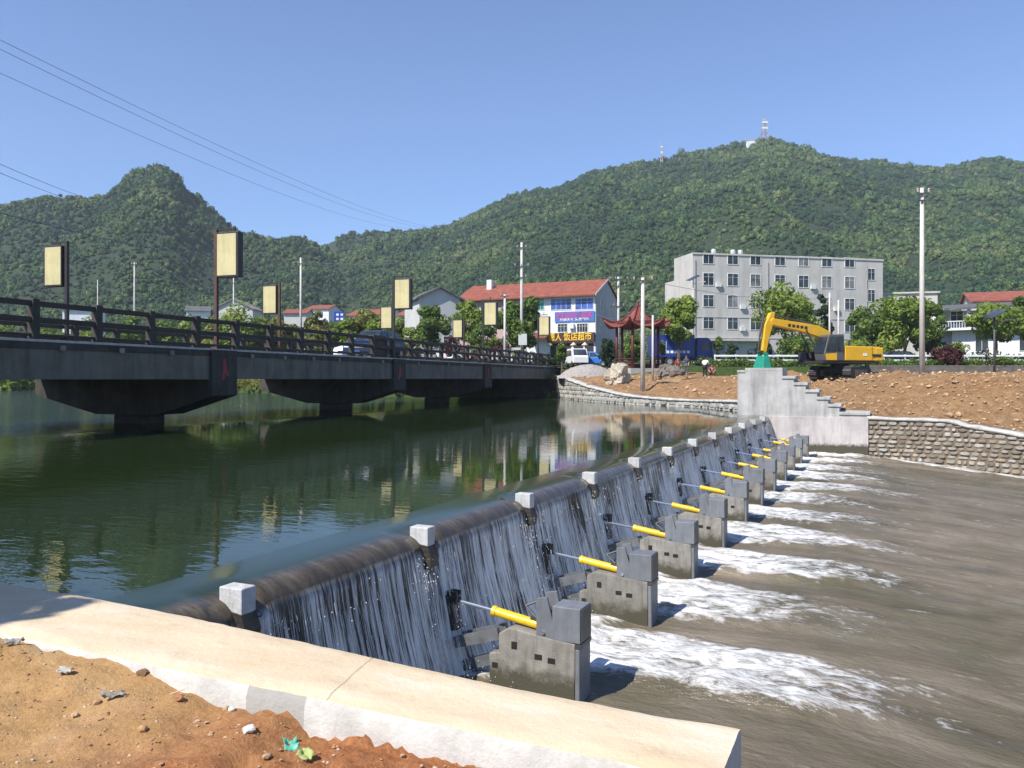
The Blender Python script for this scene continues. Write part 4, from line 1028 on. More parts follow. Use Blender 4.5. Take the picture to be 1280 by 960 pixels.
# air conditioner, banner, fascia with lettering, awning
a, b = S(712.5), S(718.5); MB().box(a, b, -.45, -.003, Zs(411,a), Zs(405,a)).build('air_conditioner', mat('ac_white', (.6,.6,.58), .6), sb)
a, b = S(694), S(743.5); za, zb_ = Zs(401.5, b), Zs(388.5, b)
bn = MB().box(a, b, -.16, -.10, za, zb_).build('banner', mat('banner_blue', (.05,.14,.42), .6, .15, 1), sb)
bl2 = mat('banner_white', (.75,.76,.8), .6); pk = mat('banner_magenta', (.55,.06,.22), .6)
def text(root, name, s, size, x, y, z, m, depth=.02, width=None):
    c = bpy.data.curves.new(name, 'FONT'); c.body = s; c.size = size; c.extrude = depth; c.align_x = 'CENTER'; c.align_y = 'CENTER'; c.offset = size*.012
    t = bpy.data.objects.new(name+'_tmp', c); COL.objects.link(t); bpy.context.view_layer.update()
    dg = bpy.context.evaluated_depsgraph_get(); me = bpy.data.meshes.new_from_object(t.evaluated_get(dg)); bpy.data.objects.remove(t)
    o = bpy.data.objects.new(name, me); COL.objects.link(o); me.materials.clear(); me.materials.append(m); o.parent = root
    o.location = (x, y, z); o.rotation_euler = (R(90), 0, 0)
    if width:
        xs_ = [v.co.x for v in me.vertices]; k = width/max(.01, max(xs_)-min(xs_)); o.scale = (k, 1, 1)
    return o
text(bn, 'banner_text', '\u4fe1\u606f\u8fdb\u519c\u5bb6\u670d\u52a1', .95, (a+b)/2, -.185, zb_-.62, pk, .012, (b-a)*.9)
text(bn, 'banner_text', '\u65b9\u4fbf\u5927\u5bb6 \u5b9e\u60e0\u5230\u5bb6', .42, (a+b)/2, -.185, za+.32, bl2, .012, (b-a)*.75)
a, b = S(686), S(744); za, zb_ = Zs(427, b), Zs(415.5, b)
fb = MB().box(a, b, -.55, -.003, za, zb_).build('shop_fascia', mat('fascia_maroon', (.06,.018,.015), .6, .2), sb)
yl = mat('sign_yellow', (.85,.52,.03), .5, .05)
text(fb, 'shop_lettering', '\u5fb7\u4eba \u996d\u5e97\u8d85\u5e02', 1.25, (a+b)/2-.1, -.58, (za+zb_)/2+.02, yl, .02, (b-a)*.93)
a, b = S(664), S(690); MB().hexa([(a,-2.6,Zs(424,a)),(b,-2.6,Zs(424,b)),(b,-.02,Zs(417,b)),(a,-.02,Zs(417,a)),(a,-2.6,Zs(424,a)+.1),(b,-2.6,Zs(424,b)+.1),(b,-.02,Zs(417,b)+.1),(a,-.02,Zs(417,a)+.1)]).build('awning', maroon, sb)
dk = mat('shop_opening', (.03,.028,.026), .8)
for p0, p1 in ((688,700),(702,714),(717,729),(731,742)):
    a, b = S(p0), S(p1); MB().box(a, b, -.06, -.003, .2, Zs(429,b)).build('door', dk, sb)
for k, px in enumerate((691, 706, 721, 735)):
    s = S(px); MB().lathe([(.02,.5),(.5,.08),(.46,0),(0,.12)], 12, (s, -1.3, Zs(432.5,s))).build('awning_lamp', mat('lamp_dish', (.62,.45,.36), .5), sb, True)
for zz, aa in ((Zs(380,L_),2.2),(Zs(407,L_),2.0)): window(sb, aa, zz, .7, 1.9, wglass, y=L_+.12, axis='y', sign=1, bars=0, cross=False, fr=.05)
for zz in (Zs(379,L_), Zs(386,L_)): window(sb, 6.6, zz, .8, .8, wglass, y=L_+.12, axis='y', sign=1, bars=0, cross=False, fr=.05)
MB().box(3.0, 3.8, 3.0, 3.8, HE+1, HR_+.9).build('chimney', whit, sb)
# ---- generic gabled house
def house(name, px0, D0, px1, D1, zg, pe, pr, depth, wm, rm, lab, gable_front=False, wins=(), fl=1):
    loc, rz, L = frame_at(px0, D0, px1, D1, zg)
    r = empty(name, loc, rz, lab, 'house'); he = Zat(pe, D0)-zg; hr = Zat(pr, D0)-zg
    if gable_front:
        MB().prism([(0,0),(L,0),(L,he),(L/2,hr),(0,he)], lambda a, b, d: (a, d, b), 0, depth).build('wall', wm, r)
        for sx in (-1, 1):
            xe = L/2+sx*(L/2+.5); ze = he-.5*(hr-he)/(L/2)
            MB().prism([(L/2,hr+.02),(xe,ze),(xe,ze+.22),(L/2,hr+.24)], lambda a, b, d: (a, d, b), -.5, depth+.4).build('roof', rm, r)
    else:
        MB().prism([(0,0),(depth,0),(depth,he),(depth/2,hr),(0,he)], lambda a, b, d: (d, a, b), 0, L).build('wall', wm, r)
        MB().prism([(-.6,he-.25),(depth/2,hr+.02),(depth+.6,he-.25),(depth+.6,he-.05),(depth/2,hr+.24),(-.6,he-.05)], lambda a, b, d: (d, a, b), -.4, L+.4).build('roof', rm, r)
    for s, z, w_, h_ in wins: window(r, s*L, z*he, w_, h_, wglass)
    return r
lgrey = mat('pale_grey_wall', (.50,.49,.47), .9, .06, .4, .05, 8, 0, .1)
house('gabled_house', 524, 104, 575, 106, 3.6, 372, 359, 8, lgrey, greytile, 'pale grey house with a plain front gable left of the shop building', True, ((.3,.35,1.2,1.4),(.7,.35,1.2,1.4),(.5,.62,1.2,1.3)))
house('village_house', 436, 230, 486, 225, 5, 394, 387, 9, whit, redtile, 'long low white house with red roof beside the blue road sign', False, ((.2,.5,1.5,1.5),(.5,.5,1.5,1.5),(.8,.5,1.5,1.5)))
house('village_house', 497, 200, 524, 198, 5, 394, 388, 8, whit, redtile, 'white house with red roof seen right of the second large lantern sign', False, ((.3,.55,1.4,1.4),(.7,.55,1.4,1.4)))
house('village_house', 384, 260, 411, 258, 6, 386, 381, 9, whit, redtile, 'tallest white village house with flat red eaves, left of the blue road sign', False, ((.25,.7,1.6,1.5),(.7,.7,1.6,1.5),(.25,.35,1.6,1.5),(.7,.35,1.6,1.5)))
house('village_house', 355, 240, 383, 240, 5, 391, 386, 9, lgrey, redtile, 'low pale house with red roof behind the tall concrete pole', False, ((.3,.5,1.5,1.5),(.7,.5,1.5,1.5)))
house('village_house', 268, 200, 316, 200, 5, 386, 374, 9, lgrey, mat('grey_brown_roof', (.24,.20,.18), .9, .2), 'grey gabled house rising above bushes behind the largest lantern sign', True, ((.5,.5,1.5,1.5),))
house('village_house', 233, 230, 262, 232, 5, 388, 382, 8, whit, greytile, 'small white house with grey roof among bushes at the left', False, ((.3,.5,1.5,1.5),))
house('village_house', 78, 230, 122, 232, 5, 386, 382, 8, whit, maroon, 'leftmost white house, roof just above the bridge railing', False, ((.3,.5,1.5,1.5),(.7,.5,1.5,1.5)))
# ---- white house at the right with balcony
loc, rz, L_ = frame_at(1190, 97, 1292, 92, 4.0)
wh = empty('balcony_house', loc, rz, 'white two storey house with open balcony and grey roof at the right edge', 'house')
hb = Zat(410,96)-4.0; hr = Zat(386,96)-4.0
MB().box(0, L_, 0, 6, 0, hb-.3).build('wall', whit, wh); MB().box(-1.9, L_, -1.2, 6.02, hb-.29, hb).build('balcony_slab', whit, wh)
MB().box(-1.6, L_, 1.6, 6, hb+.003, hr-.1).build('upper_wall', mat('shade_wall', (.42,.43,.45), .9, .08), wh)
MB().hexa([(-2.6,-1.6,hr-.15),(L_+.5,-1.6,hr-.15),(L_+.5,6.5,hr+.9),(-2.6,6.5,hr+.9),(-2.6,-1.6,hr+.08),(L_+.5,-1.6,hr+.08),(L_+.5,6.5,hr+1.1),(-2.6,6.5,hr+1.1)]).build('roof', greytile, wh)
for s in (-1.7, 1.9, 5.6, 9.2): MB().rbox((s,-.95,(hb+hr)/2-.04), .34, .34, hr-hb-.14).build('column', whit, wh)
rl = MB(); rl.box(-1.8, L_, -1.1, -1.0, hb+.75, hb+.85)
for k in range(40): rl.box(-1.7+k*.29, -1.64+k*.29, -1.08, -1.02, hb+.002, hb+.749)
rl.build('balcony_rail', whit, wh)
window(wh, 3.15, 2.0, 1.3, 1.9, wglass, fr=.06); window(wh, 7.6, 2.0, 1.3, 1.9, wglass, fr=.06)
for s in (.3, 3.6, 7.2): window(wh, s, hb+1.4, 1.3, 1.5, wglass, y=1.6)
MB().box(-2.2, -.003, 1.0, 6, 0, hb-.292).build('side_wall', mat('shade_wall', (.42,.43,.45), .9, .08), wh); MB().box(-1.6, -.8, .96, .997, .1, 2.3).build('door', dk, wh)
house('tiled_house', 1215, 116, 1330, 112, 4.2, 376, 364, 9, lgrey, redtile, 'house with broad orange red tiled roof behind the white balcony house', False, ((.3,.8,1.4,1.4),(.6,.8,1.4,1.4)))
# ------------------------------------------------------------------ pavilion
zg = gz(Xat(797,75), 75)
pv = empty('pavilion', (Xat(797,75), 75, zg), R(8), 'red six sided pavilion with upswept tiled roof behind the pale boulder', 'pavilion')
redw = mat('pavilion_red', (.105,.022,.017), .6, .25, 4)
k6 = [2*math.pi*k/6 for k in range(6)]
for a in k6: MB().tube((2.0*math.cos(a),2.0*math.sin(a),0), (2.0*math.cos(a),2.0*math.sin(a),4.25), .14, .13, 14).build('column', redw, pv, True)
ze = Zat(409,75)-zg; zt_ = Zat(382,75)-zg
V = []; F_ = []; nr, na = 14, 48
for j in range(nr+1):
    t = j/nr
    for i in range(na):
        a = 2*math.pi*i/na; m_ = abs(((a/(math.pi/3)+.0) % 1)-.5)*2       # 1 at a corner ridge
        corner = m_**3
        rad = (.10+t*2.75)*(1/math.cos(((a+math.pi/6) % (math.pi/3))-math.pi/6)*math.cos(math.pi/6)*.0+1)*(.93+.07*m_)+ .45*corner*t**3
        z = zt_-(zt_-ze)*(1-(1-t)**1.9)+.75*corner*t**4
        V.append((rad*math.cos(a), rad*math.sin(a), z))
for j in range(nr):
    for i in range(na): F_.append((j*na+i, j*na+(i+1)%na, (j+1)*na+(i+1)%na, (j+1)*na+i))
rt = MB().add(V, F_).build('roof', maroon, pv, True); sm = rt.modifiers.new('thickness', 'SOLIDIFY'); sm.thickness = .12
for a in k6:
    pts = []
    for j in range(nr+1):
        t = j/nr; rad = .10+t*2.75+.45*t**3+(.1 if j == nr else 0); z = zt_-(zt_-ze)*(1-(1-t)**1.9)+.75*t**4+.08; pts.append(Vector((rad*math.cos(a), rad*math.sin(a), z)))
    MB().path(pts, .085, 8).build('roof_ridge', redw, pv)
MB().lathe([(.0,0),(.24,0),(.25,.12),(.10,.22),(.17,.36),(.08,.5),(.0,.66)], 14, (0,0,zt_-.1)).build('finial', redw, pv, True)
MB().lathe([(2.25,4.2),(2.25,4.45),(1.9,4.45),(1.9,4.2),(2.25,4.2)], 6, (0,0,0)).build('beam', redw, pv)
for i in range(6):
    a, b = k6[i], k6[(i+1)%6]
    p, q = Vector((2.0*math.cos(a),2.0*math.sin(a),0)), Vector((2.0*math.cos(b),2.0*math.sin(b),0))
    if i != 4:
        m1 = MB().bar(p+Vector((0,0,.50)), q+Vector((0,0,.50)), .42, .07)
        for h in (.68, .95): m1.bar(p*1.1+Vector((0,0,h)), q*1.1+Vector((0,0,h)), .05, .06)
        m1.bar(p+Vector((0,0,.24)), q+Vector((0,0,.24)), .06, .42); m1.build('bench', redw, pv)
MB().lathe([(0,-.6),(2.7,-.6),(2.7,.06),(0,.06)], 6).build('plinth', mat('plinth_stone', (.35,.33,.3), .9, .15), pv)
# ------------------------------------------------------------------ lorry, van, cars on the road
tb_ = mat('lorry_blue', (.012,.038,.22), .35, .12, 2)
D = 83.5; tr = empty('lorry', (Xat(846,D), D, 3.09), 0, 'bright blue lorry parked behind the red pavilion', 'lorry')
L1 = Xat(866,D)-Xat(812,D)
MB().box(-L1/2-.6, L1/2-.65, -1.15, 1.15, .95, 3.25).build('cargo_box', tb_, tr, False, .03)
mw = mat('marking_white', (.72,.74,.78), .6)
for k in range(6): MB().box(-1.3+k*.42, -1.02+k*.42, -1.175, -1.152, 1.35, 1.62).build('marking', mw, tr)
MB().box(-1.35, -1.31, -1.175, -1.152, 1.3, 2.6).build('marking', mw, tr)
MB().box(-L1/2-.55, L1/2+1.5, -.5, .5, .62, .945).build('chassis', greyd, tr)
cabp = [(0,.55),(1.62,.55),(1.68,1.5),(1.42,2.75),(1.1,2.95),(.05,2.95)]
xo = L1/2-.42
cb_ = MB().prism([(a+xo,b) for a,b in cabp], lambda a, b, d: (a, d, b), -1.1, 1.1).build('cab', tb_, tr, False, .05)
MB().prism([(xo+.45,1.65),(xo+1.35,1.65),(xo+1.2,2.5),(xo+.45,2.5)], lambda a, b, d: (a, d, b), -1.135, -1.06).build('side_window', glassm, cb_)
MB().hexa([(xo+1.63,-.95,1.6),(xo+1.68,-.95,1.6),(xo+1.68,.95,1.6),(xo+1.63,.95,1.6),(xo+1.42,-.9,2.65),(xo+1.47,-.9,2.65),(xo+1.47,.9,2.65),(xo+1.42,.9,2.65)]).build('windscreen', glassm, cb_)
MB().rbox((xo+1.5,-1.3,2.2), .12, .2, .5).build('mirror', greyd, cb_)
for x in (-L1/2+.1, -L1/2+1.3, xo+.85):
    for s in (-1, 1):
        w_ = MB().tube((x, s*1.05-.14, .48), (x, s*1.05+.14, .48), .48, .48, 20).build('wheel', tyre, tr, False, .03)
        MB().tube((x, s*1.2-.02, .48), (x, s*1.2+.02, .48), .26, .26, 14).build('rim', rim, w_)
D = 84; vn = empty('van', (Xat(721,D), D, 3.09), R(12), 'small white van parked in front of the shop', 'van')
wv_ = mat('car_white', (.75,.75,.74), .3, .05)
MB().prism([(-2.0,.35),(2.0,.35),(2.02,1.0),(1.6,1.15),(1.15,1.85),(-1.9,1.88),(-2.02,1.3)], lambda a, b, d: (a, d, b), -.8, .8).build('body', wv_, vn, False, .06)
vn.rotation_euler = (0, 0, R(-82))
for s in (-1, 1):
    for a, b in ((-1.8,-.9),(-.8,.0),(.1,1.0)): MB().box(a, b, s*.812-.01, s*.812+.01, 1.12, 1.68).build('side_window', glassm, vn)
    for x in (-1.3, 1.3): wheel_o = MB().tube((x, s*.72-.1, .3), (x, s*.72+.1, .3), .3, .3, 16).build('wheel', tyre, vn, False, .02)
MB().hexa([(1.6,-.7,1.18),(1.66,-.7,1.18),(1.66,.7,1.18),(1.6,.7,1.18),(1.17,-.66,1.78),(1.23,-.66,1.78),(1.23,.66,1.78),(1.17,.66,1.78)]).build('windscreen', glassm, vn)
MB().hexa([(-2.05,-.65,1.25),(-2.0,-.65,1.25),(-2.0,.65,1.25),(-2.05,.65,1.25),(-1.97,-.62,1.75),(-1.92,-.62,1.75),(-1.92,.62,1.75),(-1.97,.62,1.75)]).build('rear_window', glassm, vn)
c = car(mat('car_bright_blue', (.03,.16,.50), .3, .1), 4.2, 1.75, 1.6); D = 85; c.location = (Xat(741,D), D, 3.09); c.rotation_euler = (0, 0, R(75)); tag(c, 'bright blue car parked right of the white van', 'car')
c = car(mat('car_black', (.012,.012,.014), .25, .1), 4.6, 1.82, 1.5, False); D = 80.5; c.location = (Xat(1127,D), D, 3.09); c.rotation_euler = (0, 0, R(90)); tag(c, 'black car on the road just right of the excavator', 'car')
# ------------------------------------------------------------------ excavator
ey = mat('excavator_yellow', (.70,.40,.015), .42, .10, 2, .05, 20); ebk = mat('excavator_black', (.022,.022,.023), .6, .3, 4)
EX, EYY = Xat(1050,50), 50.0; ezg = gz(EX, EYY)
YAW = R(180+18)
ex = empty('excavator', (EX, EYY, ezg), YAW, 'yellow crawler excavator with a green bucket standing on the bare earth', 'excavator')
def tr_prof(L, h): return [(-L/2+h*.35,0),(L/2-h*.35,0),(L/2-.05,h*.28),(L/2,h*.55),(L/2-.06,h*.82),(L/2-h*.4,h),(-L/2+h*.4,h),(-L/2+.06,h*.82),(-L/2,h*.55),(-L/2+.05,h*.28)]
TY = R(28)
for s in (-1, 1):
    t_ = MB().prism(tr_prof(3.3,.78), lambda a, b, d: (a*math.cos(TY)-d*math.sin(TY), a*math.sin(TY)+d*math.cos(TY), b), s*1.05-.25, s*1.05+.25).build('track', ebk, ex, False, .03)
    pl = MB(); pr = tr_prof(3.36,.82)
    for i in range(len(pr)):
        a, b = Vector(pr[i]), Vector(pr[(i+1)%len(pr)]); n = max(1, int((b-a).length/.2))
        for q in range(n):
            p = a.lerp(b, (q+.5)/n); d = (b-a).normalized()
            c0 = Vector((p.x*math.cos(TY)-s*1.05*math.sin(TY), p.x*math.sin(TY)+s*1.05*math.cos(TY), p.y-.02))
            pl.rbox(c0, .05, .5, .05, TY, -math.atan2(d.y, d.x))
    pl.build('track_shoe', greyd, t_)
    MB().prism([(-1.1,.2),(1.1,.2),(1.0,.6),(-1.0,.6)], lambda a, b, d: (a*math.cos(TY)-d*math.sin(TY), a*math.sin(TY)+d*math.cos(TY), b), s*1.05-.27, s*1.05+.27).build('track_frame', mat('dusty_steel', (.22,.18,.13), .9, .3, 5), t_)
MB().tube((0,0,.45), (0,0,1.0), .55, .55, 18).rbox((0,0,.55), 1.2, 1.7, .35, TY).build('undercarriage', ebk, ex)
# x forward, y: +y = operator's left after the turn
MB().box(-1.9, 2.3, -1.22, 1.22, .98, 1.14).build('turntable', ebk, ex, False, .02)
eb = MB().prism([(-2.1,1.15),(.68,1.15),(.68,2.05),(-1.9,2.02),(-2.12,1.9)], lambda a, b, d: (a, d, b), -1.24, 1.26).build('engine_cover', ey, ex, False, .05)
MB().box(-2.2, -1.55, -1.2, 1.28, 1.12, 1.98).build('counterweight', ey, ex, False, .08)
MB().box(-2.0, -1.35, 1.285, 1.30, 1.40, 1.56).build('grille', ebk, eb); MB().box(-.95, -.65, 1.262, 1.275, 1.45, 1.62).build('marking', mw, eb)
MB().box(-1.35, -1.33, 1.262, 1.27, 1.16, 2.0).build('panel_gap', ebk, eb)
MB().tube((-1.2,-.6,2.03), (-1.2,-.6,2.45), .07, .07, 10).build('exhaust', ebk, ex)
MB().box(.72, 2.2, -1.22, -.45, 1.142, 1.7).build('tank_box', ebk, ex, False, .03)
cabk = MB().prism([(.72,1.14),(2.1,1.14),(2.2,1.55),(1.85,2.72),(.76,2.76)], lambda a, b, d: (a, d, b), .32, 1.26).build('cab', mat('cab_grey', (.09,.09,.095), .5, .1), ex, False, .04)
for (poly, nm) in (([(1.36,1.72),(2.09,1.72),(1.80,2.58),(1.36,2.6)], 'cab_window'), ([(.82,1.72),(1.28,1.72),(1.28,2.6),(.82,2.62)], 'cab_window')):
    MB().prism(poly, lambda a, b, d: (a, d, b), 1.27, 1.285).build(nm, glassm, cabk)
MB().hexa([(2.21,.4,1.6),(2.24,.4,1.6),(2.24,1.18,1.6),(2.21,1.18,1.6),(1.90,.4,2.6),(1.93,.4,2.6),(1.93,1.18,2.6),(1.90,1.18,2.6)]).build('windscreen', glassm, cabk)
MB().prism([(1.3,1.18),(2.06,1.18),(2.14,1.55),(1.3,1.62)], lambda a, b, d: (a, d, b), 1.265, 1.28).build('door_panel', ey, cabk)
pz = lambda py, D: Zat(py, D)-ezg
# boom: profile in (x forward, z)
up_ = [(.60,1.75),(.62,2.45),(.95,2.98),(1.7,3.30),(2.7,3.44),(5.05,3.70),(5.2,3.56)]
dn_ = [(5.1,3.30),(3.4,3.02),(2.5,2.84),(1.7,2.62),(1.15,2.2),(.95,1.55)]
bo = MB().prism(up_+dn_, lambda a, b, d: (a, d, b), -.24, .20).build('boom', ey, ex, False, .03)
for k in range(5): MB().box(2.6+k*.3, 2.80+k*.3, .203, .215, 3.10+.03*k, 3.26+.03*k).build('marking', ebk, bo)
MB().tube((1.6,-.02,3.25), (3.2,-.02,3.62), .09, .09, 10).tube((3.2,-.02,3.62), (5.0,-.02,3.98), .05, .05, 10).build('stick_cylinder', greyd, bo)
for y in (-.34, .30): MB().tube((1.9,y,1.35), (2.25,y,2.2), .08, .08, 10).tube((2.25,y,2.2), (2.75,y,3.05), .05, .05, 10).build('boom_cylinder', greyd, bo)
stx = 5.1
st = MB().prism([(4.85,4.08),(5.15,4.05),(5.55,3.3),(5.75,1.75),(5.5,1.55),(5.2,2.75),(4.95,3.4)], lambda a, b, d: (a, d, b), -.17, .13).build('stick', ey, ex, False, .03)
MB().tube((5.55,-.02,3.95), (5.85,-.02,2.6), .07, .07, 10).tube((5.85,-.02,2.6), (5.95,-.02,1.75), .045, .045, 10).build('bucket_cylinder', greyd, st)
MB().rbox((5.82,-.02,1.62), .34, .26, .12, 0, -.5).build('bucket_link', greyd, st)
zb0 = .30
bk = MB()
grn = mat('bucket_green', (.015,.24,.155), .5, .15, 4)
bk.hexa([(5.35,-.62,zb0),(6.1,-.62,zb0),(6.1,.62,zb0),(5.35,.62,zb0),(5.45,-.36,zb0+1.12),(5.85,-.36,zb0+1.12),(5.85,.36,zb0+1.12),(5.45,.36,zb0+1.12)])
b_ = bk.build('bucket', grn, ex, False, .05)
MB().prism([(-.17,zb0-.02),(.17,zb0-.02),(.17,zb0+.26),(.09,zb0+.38),(-.09,zb0+.38),(-.17,zb0+.26)], lambda a, b, d: (d, a, b), 6.06, 6.125).build('bucket_opening', ebk, b_)
MB().prism([(-.17,zb0-.02),(.17,zb0-.02),(.17,zb0+.26),(.09,zb0+.38),(-.09,zb0+.38),(-.17,zb0+.26)], lambda a, b, d: (5.72+a, d, b), .60, .635).build('bucket_opening', ebk, b_)
MB().rbox((5.65,-.3,zb0+1.2), .3, .05, .25).rbox((5.65,.3,zb0+1.2), .3, .05, .25).build('bucket_ear', grn, b_)
# ------------------------------------------------------------------ boulders and heaps
def craggy(c, rx, ry, rz_, seed, amp):
    mb = MB().ball(c, 1, 1, 1, 4); o_ = Vector((seed*3.7, seed*1.3, 0)); out = []
    for v in mb.v:
        d = Vector(v)-Vector(c)
        k = 1+amp*(.7*noise.noise(d*1.2+o_)-.5*abs(noise.noise(d*2.4+o_))+.22*noise.fractal(d*4+o_, 1, 2, 4))
        q = Vector((round(d.x*3)/3, round(d.y*3)/3, round(d.z*3)/3)).normalized() if d.length else d
        d = d.lerp(q, .35)*k
        out.append((c[0]+d.x*rx, c[1]+d.y*ry, c[2]+d.z*rz_))
    mb.v = out; return mb
def boulder(px, py, D, rx, ry, rz_, m, lab, seed, name='boulder', cat='boulder', jit=.5):
    x = Xat(px, D); z = gz(x, D)
    o = craggy((0,0,rz_*.55), rx, ry, rz_, seed, jit*1.3).build(name, m, None, False); o.location = (x, D, z-.05); o.rotation_euler = (0, 0, seed)
    tag(o, lab, cat); return o
rockp = mat('pale_rock', (.42,.37,.28), .9, .35, 1.6, .8, 6, 0, .3); rockd = mat('dark_rock', (.15,.125,.10), .9, .35, 2, .8, 6); rockr = mat('red_rock', (.32,.19,.13), .9, .3, 2, .8, 6)
boulder(772, 456, 66, 1.05, .9, 1.15, rockp, 'big pale upright boulder standing in front of the red pavilion', 3)
boulder(840, 458, 67, 1.25, 1.0, .85, rockd, 'rounded dark grey boulder left of the people on the site', 5, jit=.3)
boulder(834, 450, 69, 1.3, .8, .8, rockd, 'low dark slab of rock lying behind the rounded dark boulder', 7)
for px, py, s, lab in ((706,465,.55,'reddish rock nearest the bridge end on the embankment'),(716,467,.6,'largest reddish rock on the slope above the pale embankment'),(725,468,.45,'reddish rock in the middle of the row above the embankment'),(738,466,.4,'small reddish rock at the right end of the row above the embankment'),(730,474,.4,'reddish rock lowest on the slope just above the coping')):
    boulder(px, py, 70.5-(px-706)*.18-(3 if py > 470 else 0), s, s*.8, s*.7, rockr, lab, px % 17, 'rock', 'rock')
gm = mat('gravel_grey', (.30,.27,.25), .95, .3, 6, 1, 9)
x, y = Xat(735,72), 72
V = []; F_ = []; n = 28
for j in range(n):
    for i in range(n):
        a, b = (i/(n-1)-.5)*5.6, (j/(n-1)-.5)*3.4; q = max(0, 1-(a/2.75)**2-(b/1.65)**2)
        V.append((a, b, 1.25*q**.8+.12*q*fbm(a*2, b*2, 3)-.1))
for j in range(n-1):
    for i in range(n-1): F_.append((j*n+i, j*n+i+1, (j+1)*n+i+1, (j+1)*n+i))
o = MB().add(V, F_).build('gravel_heap', gm, None, True); o.location = (x, y, gz(x, y)); tag(o, 'low heap of grey gravel in front of the white van', 'gravel heap')
rg = random.Random(21); mb = MB()
for i in range(4200):
    if rg.random() < .5:
        u = rg.uniform(.29, .72); y = rg.uniform(34, 52)
    else: u = rg.uniform(.06, .62); y = rg.uniform(46, 71)
    x = u*y; z, sd_ = land_z(x, y)
    if sd_[0] < .9 or sd_[0] > 22: continue
    zz = float(z[0]); k = smooth(sd_[0]/1.2); sl = 1 if sd_[0] < 12 else .38; fl = .25 if (y > 58 and x > 14) else 1
    n_ = fbm(x*.33, y*.33, 1)*.42+fbm(x*1.1, y*1.1, 5)*.22+abs(fbm(x*2.6, y*2.6, 9, 3))*.2
    zz += k*(n_*sl*fl+.12*fl); s = rg.uniform(.025, .065)*(1+2.0*rg.random()**8)
    mb.ball((x, y, zz+s*.2), s*rg.uniform(.8, 1.5), s*rg.uniform(.8, 1.5), s*rg.uniform(.5, 1.0), 1, .6, i)
o = mb.build('earth_clods', mat('clod', (.42,.285,.165), .95, .4, .9, .6, 12)); tag(o, 'clods and stones strewn over the dug earth', None, None, 'stuff')
# ------------------------------------------------------------------ poles, wires, lamps, fences
pc_ = mat('pole_concrete', (.52,.50,.46), .85, .12, 2, .1, 20, 0, .2); iron = mat('pole_iron', (.07,.07,.075), .6, .2); insul = mat('insulator', (.35,.30,.27), .3)
def upole(px, ytop, ybase, D, r0, r1, arms, lab, m=pc_, zbase=None, extra=None):
    x = Xat(px, D); zb_ = gz(x, D) if zbase is None else zbase
    if ybase: zb_ = min(zb_, Zat(ybase, D)) if zbase is None else zbase
    h = Zat(ytop, D)-zb_
    r = empty('utility_pole', (x, D, zb_-.3), 0, lab, 'utility pole')
    MB().tube((0,0,0), (0,0,h+.3), r0, r1, 14).build('pole', m, r, True)
    for (dz, w_, ins) in arms:
        a = MB().rbox((0,-r1-.05,h+.3-dz), w_, .08, .09).build('cross_arm', iron, r)
        for k in range(ins): MB().lathe([(.03,0),(.08,.06),(.05,.12),(.08,.18),(.04,.26),(0,.27)], 10, ((k/(max(1, ins-1))-.5)*w_*.9 if ins > 1 else 0, -r1-.05, h+.3-dz+.046)).build('insulator', insul, a)
    return r, h
upole(1152.5, 235, 469, 46, .165, .10, ((.35,.7,2),(.75,.35,0)), 'tallest concrete utility pole, standing alone on the earth at the right')
ub, hbx = upole(803.5, 347, 472, 60, .19, .12, ((.25,1.5,2),), 'concrete utility pole standing just in front of the red pavilion')
upole(816, 394, 465, 66, .10, .08, (), 'shorter thin white pole right of the one before the pavilion')
u, h = upole(652, 303, 452, 86, .20, .12, ((.6,1.0,2),(2.6,1.6,3),(3.8,1.0,2)), 'utility pole with three cross arms in front of the shop building')
MB().rbox((.1,-.45,3.9), .9, .7, 1.2).rbox((-1.0,-.45,2.9), 1.8, .5, .25).build('transformer', mat('transformer_grey', (.55,.56,.55), .6, .1), u)
upole(631, 368, 440, 82, .15, .11, ((.2,.9,2),), 'concrete pole right in front of the leafy tree beside a lantern sign')
upole(376, 322, 410, 118, .20, .13, ((.9,.8,2),), 'concrete pole behind the bridge, right of the small lantern sign')
upole(168, 328, 400, 150, .20, .12, ((.4,1.0,2),), 'thin pale pole standing against the left wooded hill')
upole(122, 350, 400, 150, .10, .08, (), 'slender pale post left of the one against the left hill')
upole(292, 344, 400, 165, .16, .12, ((.4,1,2),(1.6,1,2)), 'pole half hidden beneath the largest lantern sign')
u, h = upole(773, 346, 450, 92, .17, .12, ((.3,2.2,4),(1.1,1.6,3),(3.4,1.2,2)), 'utility pole with many cross arms left of the pavilion roof')
upole(1037, 366, 446, 88, .12, .09, (), 'left one of two thin pale poles behind the excavator cab')
upole(1048, 375, 446, 86, .10, .08, (), 'right one of two thin pale poles behind the excavator cab')
def solar_lamp(px, ytop, D, lab, m, zb_=None):
    x = Xat(px, D); z0 = gz(x, D) if zb_ is None else zb_; h = Zat(ytop, D)-z0
    r = empty('solar_street_lamp', (x, D, z0), 0, lab, 'street lamp')
    MB().tube((0,0,0), (0,0,h), .09, .06, 12).tube((0,0,0), (0,0,.12), .2, .2, 12).build('pole', m, r, True)
    MB().rbox((.0,0,h+.05), 1.5, .9, .06, .2, -.45, .2).build('solar_panel', glass('solar_glass', (.05,.06,.08), .15), r)
    MB().tube((0,0,h-.7), (.9,-.2,h-.45), .04, .03, 8).rbox((1.1,-.25,h-.43), .6, .2, .09, -.2).build('lamp_arm', m, r)
    return r
solar_lamp(866.5, 348, 96, 'tall street lamp with tilted solar panel before the corner of the office block', pc_)
solar_lamp(1243, 393, 60, 'dark street lamp with flat panel standing on the earth at the right edge', iron)
D = 78; x0, x1 = Xat(886,D), Xat(1300,D)
